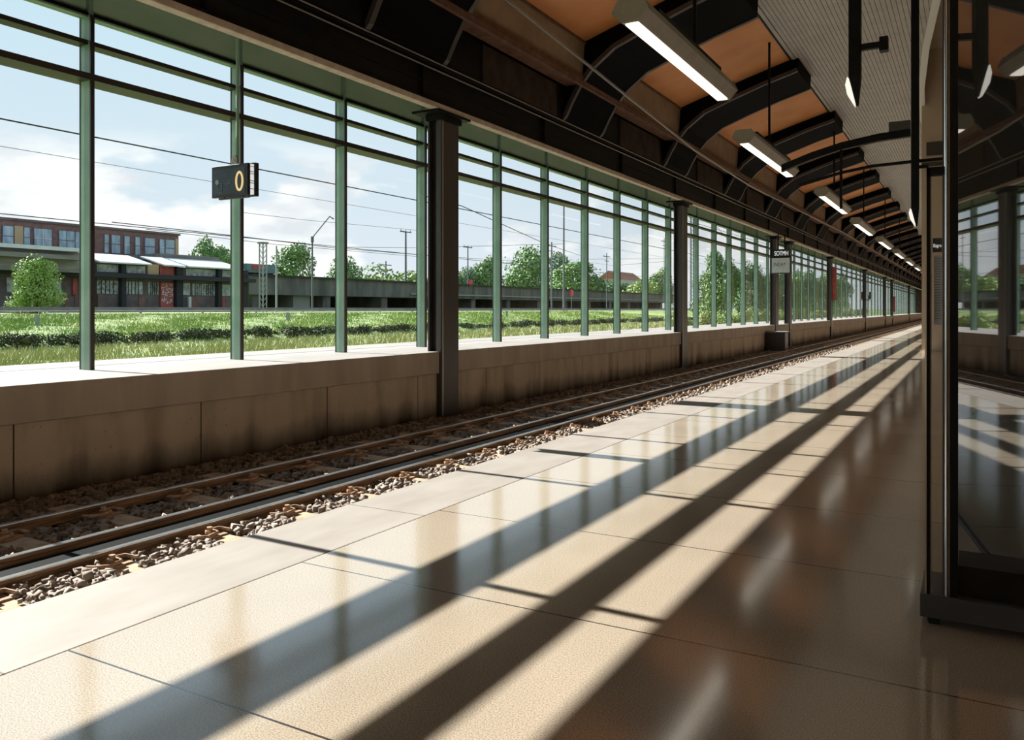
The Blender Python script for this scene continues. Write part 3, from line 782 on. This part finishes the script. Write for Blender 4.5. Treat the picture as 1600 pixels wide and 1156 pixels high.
o = MB().box(-40.3, -39.4, -60, 420, 1.0, EYE-.235).build('ground_kerb', M['kerb']); struct(o)
o = MB().box(-44, -40.3, -60, 420, 1.0, EYE-.27).build('ground_road', M['asphalt']); struct(o)
o = MB().box(-420, -44, -160, 700, .9, EYE-.25).build('ground_far', M['ground']); struct(o)

# grass blades
def grass(name, n, xr, yr, h, w, mat, label, power=1.0, seed=1):
    rng = np.random.default_rng(seed)
    X = rng.uniform(xr[0], xr[1], n); Y = yr[0] + (yr[1]-yr[0])*rng.random(n)**power
    Z = np.array([ground_z(x) for x in X])
    a = rng.uniform(0, 6.28, n); H = rng.uniform(h[0], h[1], n); W = w*(1 + (Y-yr[0])/60)
    lx, ly = rng.normal(0, .35, n)*H, rng.normal(0, .35, n)*H
    p0 = np.stack([X - np.cos(a)*W, Y - np.sin(a)*W, Z-.03], -1); p1 = np.stack([X + np.cos(a)*W, Y + np.sin(a)*W, Z-.03], -1)
    p2 = np.stack([X + lx, Y + ly, Z + H], -1)
    P = np.stack([p0, p1, p2], 1).reshape(-1, 3); Fc = np.arange(3*n).reshape(-1, 3)
    return mesh_np(name, P, Fc, mat, label, cat='grass')
grass('meadow_grass', 60000, (-38.8, -27.2), (10, 88), (.05, .16), .022, M['grassblade'], 'bright green grass on the bank below the guard rail', 1.6, 1)
grass('meadow_grass', 60000, (-25.5, -13), (6, 110), (.08, .30), .02, M['grassdry'], 'yellowish rough grass just outside the windows', 1.5, 2)
rngs = np.random.default_rng(9)

# leaf clouds -------------------------------------------------
def leaf_mesh(name, blobs, n, size, mat, seed=0, shell=.55):
    rng = np.random.default_rng(seed)
    w = np.array([b[3]*b[4]*b[5] for b in blobs])**.67; w /= w.sum()
    idx = rng.choice(len(blobs), n, p=w); B = np.array(blobs)[idx]
    d = rng.normal(size=(n,3)); d /= np.linalg.norm(d, axis=1)[:,None]
    r = shell + (1-shell)*rng.random(n)**.5
    r *= 1 + .16*np.sin(d[:,0]*7+B[:,0]*5)*np.cos(d[:,2]*6+B[:,1]*3)
    C = B[:,:3] + d*r[:,None]*B[:,3:6]
    nrm = d + rng.normal(0, .55, (n,3)); nrm /= np.linalg.norm(nrm, axis=1)[:,None]
    t1 = np.cross(nrm, rng.normal(size=(n,3))); t1 /= np.linalg.norm(t1, axis=1)[:,None]; t2 = np.cross(nrm, t1)
    s = size*rng.uniform(.6, 1.4, (n,1))
    P = np.stack([C - t1*s, C + t2*s*.6, C + t1*s, C - t2*s*.6], 1).reshape(-1,3)
    me = bpy.data.meshes.new(name); Fc = np.arange(4*n)
    me.vertices.add(4*n); me.vertices.foreach_set('co', P.astype(np.float32).ravel())
    me.loops.add(4*n); me.loops.foreach_set('vertex_index', Fc.astype(np.int32))
    me.polygons.add(n); me.polygons.foreach_set('loop_start', (np.arange(n)*4).astype(np.int32))
    me.update(calc_edges=True); me.materials.append(mat)
    return me
def rblobs(seed, n, rad, h, lo=.25, cone=0.0):
    r = random.Random(seed); out = [(0,0,h*.58,rad*.62,rad*.62,h*.36)]
    for i in range(n):
        z = r.uniform(lo, .88)*h; k = 1 - cone*(z/h - lo)
        a = r.uniform(0, 6.28); rr = rad*.62*k*r.uniform(.4, 1)*math.sin(min(1, (1.08-z/h)*2.2)*math.pi/2)
        s = rad*r.uniform(.28,.45)*max(.35,k)
        out.append((rr*math.cos(a), rr*math.sin(a), z, s, s, s*.85))
    return out
TM = {}
TM['bright'] = leaf_mesh('crown', rblobs(3, 34, 1.12, 1.9, .07, .9), 12000, .034, M['leaf_bright'], 1)
for i in range(3):
    TM['mid%d' % i] = leaf_mesh('crown', rblobs(10+i, 18, 1.0, 1.7, .2, .3), 7000, .036, M['leaf_mid'], 5+i)
    TM['dark%d' % i] = leaf_mesh('crown', rblobs(20+i, 18, 1.0, 1.8, .1, .2), 7000, .036, M['leaf_dark'], 15+i)
    TM['bush%d' % i] = leaf_mesh('foliage', rblobs(30+i, 10, 1.0, 1.1, .12, .1), 2600, .05, M['leaf_bush'], 25+i)
trunkm = {}
def tree(kind, x, y, z, rad, h, label, group=None, name='tree', cat='tree'):
    t = thing(name, label, cat, (x, y, z), group)
    base_h = {'bright':1.9}.get(kind, 1.8 if kind.startswith('dark') else 1.7 if kind.startswith('mid') else 1.1)
    c = bpy.data.objects.new(TM[kind].name.split('.')[0], TM[kind]); COL.objects.link(c); c.parent = t
    c.scale = (rad, rad, h/base_h); c.rotation_euler.z = R.uniform(0, 6.28)
    if 'm' not in trunkm:
        b = MB().tube([(0,0,-.15),(.01,0,.3),(-.01,.02,.7),(.02,0,1.0)], .05, 7, r1=.02)
        b.tube([(0,0,.45),(.18,.1,.8)], .022, 5); b.tube([(0,0,.5),(-.2,-.05,.85)], .02, 5)
        tmp = b.build('trunk', M['bark']); trunkm['m'] = tmp.data; bpy.data.objects.remove(tmp)
    tr_ = bpy.data.objects.new('stem' if kind.startswith('bush') else 'trunk', trunkm['m']); COL.objects.link(tr_); tr_.parent = t; tr_.scale = (rad, rad, h*.8)
    return t
def tree_px(kind, u, vtop, wpx, X, label, zb=None, group=None, **kw):
    p = on_x(u, vtop, X); d = F*X/(CT*(u-1520.0))
    zb = EYE-.3 if zb is None else zb
    return tree(kind, X, p.y, zb, (1.0 if kind=='bright' else 1.3)*wpx/2*d/F, p.z - zb, label, group, **kw)
tree_px('bright', 57, 394, 100, -46, 'bright green young tree standing behind the guard rail at far left', zb=EYE-.25)
far = [('mid0', 318, 371, 62, -100, 'green tree rising behind the white roof sheets of the station'), ('mid1', 352, 385, 60, -112, 'darker leafy tree just left of the second mullion, behind the roofs'),
 ('mid1', 456, 383, 92, -92, 'broad round green tree above the viaduct beside the grey mast'),
 ('mid2', 540, 398, 70, -92, 'green tree behind the third mullion above the viaduct'), ('bush0', 590, 424, 90, -93, 'pale green shrub bank on the viaduct beside the small cross mast'),
 ('bush1', 645, 428, 90, -93, 'pale green shrub bank left of the first black column'), ('dark0', 722, 415, 60, -96, 'dark green tree just right of the first black column'),
 ('mid0', 757, 402, 64, -94, 'rounded green tree left of the fifth mullion'), ('mid2', 822, 384, 90, -93, 'tall dome shaped tree, highest above the viaduct'),
 ('dark1', 870, 388, 62, -114, 'dark tree behind the tall thin pole'), ('mid1', 902, 408, 110, -93, 'sloping leafy tree behind the seventh mullion, above the viaduct'),
 ('dark2', 958, 440, 90, -112, 'low dark tree mass below the far wires'), ('mid0', 1030, 421, 52, -93, 'leafy tree just left of the second black column'),
 ('bush2', 1000, 440, 70, -93, 'light green shrub beneath the red tiled roof')]
for kd, u, v, w, X, l in far: tree_px(kd, u, v, w, X, l)
# row of trees beyond the second column
ny = 0
for i in range(16):
    y = 92 + i*6.6 + R.uniform(-.3,.3); X = -24.5 - (i % 2)*3.2
    h = R.uniform(6.2, 7.8) + (i > 7)*1.2
    l = ('dense green tree in the row outside, %s beyond the second black column' % ORD[i]) if i < 6 else 'dense green tree blurred together in the far row outside the windows'
    tree(('dark%d' if i % 3 else 'mid%d') % (i % 3), X, y, EYE-1.3, R.uniform(2.8, 3.6), h, l, 'row of trees outside the far windows')
for i in range(24):
    y = 50 + i*4.2 + R.uniform(-1,1); X = -15.8 - R.uniform(0, 2.4)
    l = ('low light green bush outside the far windows, %s from the near end' % ORD[i]) if i < 6 else 'low light green bush in the far run outside the windows'
    tree('bush%d' % (i % 3), X, y, EYE-1.42, R.uniform(.9, 1.5), R.uniform(1.0, 1.6), l, 'low bushes outside the far windows', name='bush', cat='bush')
# dark scrub in the ditch, a hedge nobody could count
blobs = []
r2 = random.Random(5)
for i in range(285):
    y = -5 + i*.33; s = r2.uniform(.22, .42)
    if r2.random() < .12: continue
    blobs.append((-26.6 + r2.uniform(-.5,.4), y, ground_z(-26.8) + r2.uniform(-.02,.15), s*1.2, s*1.5, s*.62))
me = leaf_mesh('ditch_scrub', blobs, 60000, .05, M['scrub'], 77, .3)
o = bpy.data.objects.new('ditch_scrub', me); COL.objects.link(o); tag(o, 'long dark strip of scrub along the ditch across the meadow', 'scrub', kind='stuff')

# ------------------------------------------------------------------ guard rail
t = thing('guard_rail', 'long grey guard rail along the road at the top of the meadow', 'guard rail', (-40.2, 80, EYE-.2))
gz = EYE
MB().prism_y([(-40.15,gz+.10),(-40.11,gz+.06),(-40.17,gz+.0),(-40.11,gz-.06),(-40.15,gz-.12),(-40.22,gz-.12),(-40.22,gz+.10)], -40, 150).build('rail_beam', M['guard'], t)
MB().box(-40.24, -40.10, -40, 150, gz+.085, gz+.105).build('top_edge', M['viaductedge'], t)
for i in range(45): MB().box(-40.32, -40.22, -38+i*4.2, -37.9+i*4.2, gz-.27, gz+.06).build('post', M['guard'], t)
pts_ = [(58, 492, 514, -33), (450, 488, 503, -33), (792, 486, 497, -33)]
for (u, v0, v1, X), l in zip(pts_, ('short grey marker post in the grass below the young tree', 'short marker post in the grass right of the second mullion', 'short marker post in the grass right of the fifth mullion')):
    p = on_x(u, v0, X); o = MB().box(X-.07, X+.07, p.y-.07, p.y+.07, ground_z(X)-.1, p.z).build('marker_post', M['mastlight']); tag(o, l, 'post', 'short marker posts in the meadow')

# ------------------------------------------------------------------ buildings
def yx(u, X): return y_on_x(u, X)
XB = -75.0
b = thing('brick_building', 'long brown brick upper block with tall blue windows at far left', 'building', (XB-6, 40, EYE))
MB().box(XB-14, XB, 18, yx(279, XB), EYE-.25, EYE+7.97).build('walls', M['brick'], b)
MB().box(XB-14.2, XB+.15, 17.8, yx(279, XB)+.15, EYE+7.97, EYE+8.18).build('roof_edge', M['brickdark'], b)
wins = [(-30,-12),(4,20),(37,46),(53,80),(92,103),(104,116),(117,129),(163,169),(174,187),(194,202),(211,218),(226,241),(249,256),(258,272)]
for i, (ua, ub) in enumerate(wins):
    ya, yb = yx(ua, XB), yx(ub, XB)
    w = MB().box(XB, XB+.06, ya-.08, yb+.08, EYE+5.55, EYE+7.48).build('window', M['brickdark'], b)
    MB().box(XB+.06, XB+.09, ya, yb, EYE+5.62, EYE+7.42).build('pane', M['bluepane'], w)
    bars = MB(); n = max(1, int((yb-ya)/.8))
    for j in range(1, n): bars.box(XB+.09, XB+.12, ya+(yb-ya)*j/n-.03, ya+(yb-ya)*j/n+.03, EYE+5.62, EYE+7.42)
    bars.box(XB+.09, XB+.12, ya, yb, EYE+6.5, EYE+6.56)
    bars.build('glazing_bar', M['brickdark'] if i % 3 else M['roofwhite'], w)
MB().box(XB, XB+.12, yx(22, XB), yx(35, XB), EYE+5.5, EYE+7.5).build('stone_panel', M['tanpanel'], b)
MB().box(XB, XB+.12, yx(273, XB), yx(278, XB), EYE+5.5, EYE+7.6).build('stone_panel', M['tanpanel'], b)
XA = -66.0
a = thing('station_building', 'low dark station building with glass bands, white roof sheets and red panels', 'building', (XA-4, 45, EYE))
YE = yx(384, XA)
MB().box(XA-8, XA, 18, YE, EYE-.25, EYE+4.02).build('walls', M['brickdark'], a)
MB().box(XA-8, XA+1.2, 18, YE+.3, EYE+2.75, EYE+3.15).build('floor_band', M['darkvoid'], a)
MB().box(XA-8, XA+2.6, 16, yx(128, XA+2.6), EYE+4.0, EYE+4.35).build('canopy', M['canopygrey'], a)
MB().box(XA-8, XA+2.2, 16, yx(128, XA+2.2), EYE+4.7, EYE+5.0).build('canopy', M['roofwhite'], a)
MB().box(XA-6, XA+1.6, 16, yx(126, XA+1.6), EYE+4.35, EYE+4.7).build('canopy_wall', M['canopygrey'], a)
MB().box(XA+1.2, XA+1.9, 16, yx(128, XA+1.6), EYE+3.0, EYE+4.0).build('canopy_fascia', M['canopygrey'], a)
for ua, ub in ((146, 228), (247, 281), (285, 372)):
    ya, yb = yx(ua, XA), yx(ub, XA)
    MB().add([(XA+.9,ya,EYE+4.0),(XA+.9,yb,EYE+4.0),(XA-2.6,yb,EYE+4.9),(XA-2.6,ya,EYE+4.9),(XA+.9,ya,EYE+4.12),(XA+.9,yb,EYE+4.12),(XA-2.6,yb,EYE+5.02),(XA-2.6,ya,EYE+5.02)],
             [(0,3,2,1),(4,5,6,7),(0,1,5,4),(1,2,6,5),(2,3,7,6),(3,0,4,7)]).build('roof_sheet', M['roofwhite'], a)
MB().box(XA-7.5, XA-3, yx(283, XA), yx(374, XA), EYE+4.9, EYE+5.45).build('roof_plant', M['canopygrey'], a)
def abox(nm, ua, ub, za, zb, mat, out=.08, parent=None):
    return MB().box(XA, XA+out, yx(ua, XA), yx(ub, XA), EYE+za, EYE+zb).build(nm, mat, parent or a)
for ua, ub in ((150,184),(192,226),(290,340),(342,366)): abox('window_band', ua, ub, 3.25, 3.92, M['greypane'])
for ua, ub in ((10,40),(60,95),(150,184),(193,222),(231,247),(280,296),(300,317),(318,335),(344,366)): abox('window_band', ua, ub, 1.35, 2.5, M['greypane'])
for ua, ub in ((100,108),(116,128),(152,160),(216,226),(296,312),(338,348)): abox('brick_panel', ua, ub, -.1, 1.25, M['brick'])
abox('red_panel', 248, 270, 3.15, 4.3, M['redpanel'], .2); abox('red_panel', 249, 269, .1, 2.5, M['redpanel'], .2); abox('red_panel', 112, 119, 1.2, 2.6, M['redpanel'], .2)
abox('red_panel', 341, 350, -.1, 1.25, M['redpanel'], .15)
abox('tan_panel', 229, 246, 3.2, 4.15, M['tanpanel'], .2)
for ua, ub in ((128,146),(185,192),(271,281),(336,342),(372,383)): abox('pillar', ua, ub, -.25, 4.0, M['darkvoid'], .5)
abox('white_door', 293, 297, -.1, 1.2, M['roofwhite'], .2)
def scrawl(parent_part, ua, ub, za, zb, n, mat, out):
    g_ = MB(); y0_, y1_ = yx(ua, XA), yx(ub, XA)
    for i in range(n):
        yy_, zz_ = R.uniform(y0_, y1_), R.uniform(EYE+za, EYE+zb)
        w_, h__ = (R.uniform(.08,.3), .05) if R.random() < .5 else (.05, R.uniform(.1,.32))
        g_.box(XA+out, XA+out+.02, yy_, min(yy_+w_, y1_), zz_, min(zz_+h__, EYE+zb))
    g_.build('painted_marks', mat, parent_part)
for pp in [o_ for o_ in a.children if o_.name.startswith('red_panel')][1:2]:
    scrawl(pp, 250, 268, .5, 2.4, 60, M['roofwhite'], .2)
for pp in [o_ for o_ in a.children if o_.name.startswith('window_band')][6:10]:
    pass
for i_, (ua, ub) in enumerate(((151,183),(194,221),(232,246),(301,316),(319,334))):
    pp = [o_ for o_ in a.children if o_.name.startswith('window_band')][(6, 7, 8, 10, 11)[i_]]
    scrawl(pp, ua, ub, 1.45, 2.4, 34, M['roofwhite'] if i_ % 2 else M['brickdark'], .08)
    bars = MB()
    for q_ in range(1, 5): bars.box(XA+.08, XA+.12, yx(ua+(ub-ua)*q_/5, XA)-.03, yx(ua+(ub-ua)*q_/5, XA)+.03, EYE+1.35, EYE+2.5)
    bars.build('glazing_bar', M['darkvoid'], pp)
# small red roofed house
h_ = thing('distant_house', 'distant house with a red tiled roof beyond the trees', 'house', (-118, 200, EYE))
p = on_x(986, 437, -118); y0, y1 = y_on_x(966, -118), y_on_x(1003, -118); zt = on_x(986, 427, -118).z
MB().box(-126, -118, y0, y1, EYE-.3, p.z).build('walls', M['render'], h_)
MB().add([(-117.6,y0-.4,p.z),(-117.6,y1+.4,p.z),(-122,y1+.4,zt+.6),(-122,y0-.4,zt+.6),(-126.4,y1+.4,p.z),(-126.4,y0-.4,p.z)], [(0,1,2,3),(3,2,4,5),(0,3,5),(1,4,2),(0,5,4,1)]).build('roof', M['tileroof'], h_)

# viaduct
XV = -70.0; ya, yb = yx(384, XV)+.5, 212
v = thing('viaduct', 'long dark weathered concrete viaduct crossing behind the meadow', 'viaduct', (XV-4, 120, EYE))
MB().box(XV-9, XV, ya, yb, EYE+1.65, EYE+3.75).build('girder', M['viaduct'], v)
MB().box(XV-9, XV+.35, ya, yb, EYE+3.75, EYE+3.95).build('parapet', M['darkvoid'], v)
MB().box(XV-9, XV+.3, yx(640, XV), yb, EYE+2.1, EYE+2.3).build('ledge', M['viaductedge'], v)
MB().box(XV-9, XV-8.6, ya, yb, EYE-.25, EYE+1.65).build('back_wall', M['darkvoid'], v)
yy = ya + 1
while yy < yb:
    MB().box(XV-8.6, XV-.6, yy, yy+1.3, EYE-.25, EYE+1.65).build('pier', M['viaduct'], v); yy += 11.5
MB().box(XV-5, XV-.8, yx(466, XV), yx(492, XV), EYE-.25, EYE+1.65).build('infill_panel', M['viaductedge'], v)
c = thing('freight_wagon', 'teal and red graffitied wagon standing on the viaduct beside the grey mast', 'wagon', (XV-2, 66, EYE+3.95))
MB().box(XV-4, XV-1, yx(386, XV-1), yx(432, XV-1), EYE+4.15, EYE+5.15).build('body', M['teal'], c)
MB().box(XV-1, XV-.94, yx(394, XV-1), yx(412, XV-1), EYE+4.5, EYE+5.1).build('painted_panel', M['redpanel'], c)
for u_ in (390, 400, 418, 428):
    MB().tube([(XV-3.8, yx(u_, XV-2), EYE+4.1), (XV-1.2, yx(u_, XV-2), EYE+4.1)], .15, 8).build('wheelset', M['black'], c)
for (u, vv, X), l in zip(((735, 443, -69.85), (893, 458, -60)), ('small red signal on the viaduct parapet right of the first black column', 'small red signal low in front of the viaduct end wall')):
    p = on_x(u, vv, X); s = thing('track_signal', l, 'signal', (X, p.y, p.z-.8), 'red signals by the viaduct')
    zb_ = EYE+3.95 if X < -65 else EYE-.25
    MB().tube([(X, p.y, zb_), (X, p.y, p.z-.4)], .06, 6).build('stem', M['mast'], s)
    MB().box(X-.15, X+.15, p.y-.45, p.y+.45, p.z-.4, p.z+.55).build('signal_head', M['redlamp'], s)

# ------------------------------------------------------------------ masts and wires
def mast(u, vtop, X, label, style, r=.14, zb=None, light=False):
    p = on_x(u, vtop, X); y, zt = p.y, p.z; zb = EYE-.27 if zb is None else zb
    t = thing('catenary_mast', label, 'mast', (X, y, zb), 'overhead line masts outside')
    m = M['mastlight'] if light else M['mast']
    if style == 'lattice':
        s_ = MB()
        for dx, dy in ((-1,-1),(1,-1),(1,1),(-1,1)): s_.box(X+dx*r-.04, X+dx*r+.04, y+dy*r-.04, y+dy*r+.04, zb, zt)
        n = int((zt-zb)/(r*2.2)); hh = (zt-zb)/n
        for i in range(n):
            a_ = zb + i*hh
            s_.tube([(X+r, y-r, a_), (X+r, y+r, a_+hh)], .03, 4); s_.tube([(X-r, y-r, a_+hh), (X+r, y-r, a_)], .03, 4)
        s_.build('lattice_shaft', m, t)
        MB().box(X-r*1.6, X+r*1.6, y-r*1.6, y+r*1.6, zt, zt+.15).build('cap', m, t)
    else:
        MB().tube([(X, y, zb), (X, y, zt)], r, 8, r1=r*.7).build('shaft', m, t)
    if style == 'cross':
        MB().box(X-.06, X+.06, y-1.6, y+1.6, zt-.75, zt-.62).build('cross_arm', m, t)
        MB().box(X-.05, X+.05, y-1.0, y+1.0, zt-1.6, zt-1.5).build('cross_arm', m, t)
    if style == 'tee':
        MB().box(X-.1, X+.1, y-1.5, y+1.5, zt-.12, zt+.05).build('cross_arm', m, t)
        for dy in (-1.3, 0, 1.3): MB().tube([(X, y+dy, zt+.05), (X, y+dy, zt+.35)], .06, 6).build('insulator', m, t)
    if style == 'arm':
        p2 = on_x(u+27, 338, X); p3 = on_x(u+33, 342, X)
        MB().tube([(X, y, zt), (X, p2.y, p2.z), (X, p3.y, p3.z)], .07, 6).build('stay_arm', m, t)
        MB().tube([(X, y, zt-.5), (X, y, zt+.1)], r*1.5, 8).build('insulator', m, t)
    return t
mast(411, 381, -52, 'pale lattice mast between the second and third mullions', 'lattice', .2, light=True)
mast(432, 384, -54, 'slim grey mast right of the pale lattice mast', 'plain', .09, light=True)
mast(488, 371, -60, 'thin mast with a slanting stay arm left of the third mullion', 'arm', .11)
mast(603, 408, -93, 'short mast with cross arms right of the third mullion', 'cross', .16)
mast(634, 362, -84, 'tall tee headed mast left of the first black column', 'tee', .22)
mast(731, 386, -84, 'tee headed mast right of the first black column', 'tee', .16)
mast(862, 378, -62, 'cross armed mast next to the sixth mullion', 'cross', .16)
mast(881, 318, -48, 'tall plain dark pole between the sixth and seventh mullions', 'plain', .16)
mast(948, 395, -60, 'small cross armed mast beyond the seventh mullion', 'cross', .12)
mast(1038, 372, -55, 'slim mast just left of the second black column', 'cross', .10)
mast(1082, 340, -34, 'lattice mast just right of the second black column', 'lattice', .22)
mast(1134, 380, -34, 'pale mast seen through the panes beyond the second black column', 'plain', .25, light=True)
def wire(pts, r, label):
    q = []
    for (a_, b_) in zip(pts[:-1], pts[1:]):
        a_, b_ = Vector(a_), Vector(b_)
        for i in range(12):
            tt = i/12; p = a_.lerp(b_, tt); q.append(p)
    q.append(Vector(pts[-1]))
    o = MB().tube(q, r, 5).build('overhead_wire', M['wire']); tag(o, label, 'wire', 'overhead wires outside')
def par(X, z, ya, yb): return [(X, ya, EYE+z), (X, yb, EYE+z)]
wire(par(-20, 4.50, -5, 210), .020, 'thick black overhead wire, highest across the nearest panes')
wire(par(-24, 4.62, -5, 230), .008, 'thin overhead wire just below the highest one at far left')
wire(par(-45, 5.08, -5, 300), .026, 'overhead wire passing over the brick building roof line')
wire([on_x(175, 347, -45.0), on_x(372, 369, -45), on_x(520, 387, -50), on_x(655, 398, -60), on_x(860, 412, -62)], .028, 'overhead wire sagging from the brick building roof towards the viaduct')
wire([on_x(228, 358, -46), on_x(432, 382, -52), on_x(655, 401, -60)], .02, 'lower thin wire running past the top of the lattice mast')
wire([on_x(380, 332, -40), on_x(470, 343, -42), on_x(655, 360, -48)], .014, 'faint thin wire across the third and fourth panes')
wire([on_x(655, 304, -22), on_x(722, 322, -24), on_x(850, 380, -34), on_x(915, 402, -50)], .026, 'slanting wire descending behind the fifth and sixth mullions')
wire([on_x(540, 386, -80), on_x(655, 387, -84), on_x(880, 381, -70)], .035, 'nearly level cross wire behind the first black column')
wire([on_x(915, 405, -60), on_x(1045, 404, -55)], .03, 'level cross wire beyond the seventh mullion')
wire([on_x(770, 411, -80), on_x(915, 409, -70), on_x(960, 415, -62), on_x(1043, 408, -60)], .03, 'pale lower cross wire in front of the dome shaped tree')
wire([on_x(1075, 330, -26), on_x(1110, 342, -30), on_x(1135, 372, -34)], .03, 'curved wire beside the pale mast beyond the second black column')
wire([on_x(1075, 345, -30), on_x(1210, 385, -30)], .03, 'straight wire crossing the panes beyond the second black column')

# ------------------------------------------------------------------ light
sun = bpy.data.lights.new('sun', 'SUN'); sun.energy = 14.5; sun.angle = math.radians(.28); sun.color = (1, .96, .90)
so = bpy.data.objects.new('sun', sun); COL.objects.link(so)
dirv = Vector((1.0, -.03, -.596)).normalized()
so.rotation_euler = dirv.to_track_quat('-Z', 'Y').to_euler(); so.location = (-30, 10, 30)

w = bpy.data.worlds.new('sky'); sc.world = w; w.use_nodes = True
nt = w.node_tree; L = nt.links; bg = nt.nodes['Background']
tc = N(nt, 'ShaderNodeTexCoord'); sx = N(nt, 'ShaderNodeSeparateXYZ'); L.new(tc.outputs['Generated'], sx.inputs[0])
gr = ramp(nt, sx.outputs['Z'], [(0, (.82,.84,.90)), (.07, (.74,.80,.88)), (.14, (.68,.78,.87)), (.30, (.60,.76,.87)), (1, (.34,.56,.80))])
mp = N(nt, 'ShaderNodeMapping'); mp.inputs['Scale'].default_value = (1,1,2.4); mp.inputs['Location'].default_value = (.35,.1,.0)
L.new(tc.outputs['Generated'], mp.inputs[0])
no = N(nt, 'ShaderNodeTexNoise'); no.inputs['Scale'].default_value = 4.5; no.inputs['Detail'].default_value = 9; no.inputs['Roughness'].default_value = .55
L.new(mp.outputs[0], no.inputs['Vector'])
dp = N(nt, 'ShaderNodeVectorMath', operation='DOT_PRODUCT'); dp.inputs[1].default_value = (-.83, .54, .13); L.new(tc.outputs['Generated'], dp.inputs[0])
dr = N(nt, 'ShaderNodeMapRange'); dr.inputs['From Min'].default_value = .93; dr.inputs['From Max'].default_value = .995; dr.inputs['To Max'].default_value = .17; L.new(dp.outputs['Value'], dr.inputs['Value'])
da = N(nt, 'ShaderNodeMath', operation='ADD'); L.new(no.outputs['Fac'], da.inputs[0]); L.new(dr.outputs[0], da.inputs[1])
cm = ramp(nt, da.outputs[0], [(.54, (0,0,0)), (.60, (1,1,1))])
el = ramp(nt, sx.outputs['Z'], [(0, (1,1,1)), (.155, (1,1,1)), (.20, (.0,.0,.0)), (1, (0,0,0))])
mm = N(nt, 'ShaderNodeMath', operation='MULTIPLY'); L.new(cm.outputs[0], mm.inputs[0]); L.new(el.outputs[0], mm.inputs[1])
n2 = N(nt, 'ShaderNodeTexNoise'); n2.inputs['Scale'].default_value = 11; n2.inputs['Detail'].default_value = 6; L.new(mp.outputs[0], n2.inputs['Vector'])
cc = ramp(nt, n2.outputs['Fac'], [(.38, (.78,.80,.85)), (.55, (1.0,1.0,1.0))])
mx = N(nt, 'ShaderNodeMixRGB'); L.new(mm.outputs[0], mx.inputs[0]); L.new(gr.outputs[0], mx.inputs[1]); L.new(cc.outputs[0], mx.inputs[2])
L.new(mx.outputs[0], bg.inputs['Color']); bg.inputs['Strength'].default_value = 1.0

# ------------------------------------------------------------------ camera
cam = bpy.data.cameras.new('camera'); cam.sensor_width = 36; cam.lens = F/1600*36
cam.shift_y = -(1156/2 - HZ)/1600; cam.clip_end = 2000; cam.clip_start = .05
co = bpy.data.objects.new('camera', cam); COL.objects.link(co)
co.location = (0, 0, EYE); co.rotation_euler = (math.radians(90), 0, TH); sc.camera = co
sc.view_settings.view_transform = 'Standard'; sc.view_settings.look = 'None'; sc.view_settings.gamma = 1
sc.view_settings.use_curve_mapping = False; sc.view_settings.exposure = .12
for o in bpy.data.objects:
    if '_o' in o: del o['_o']
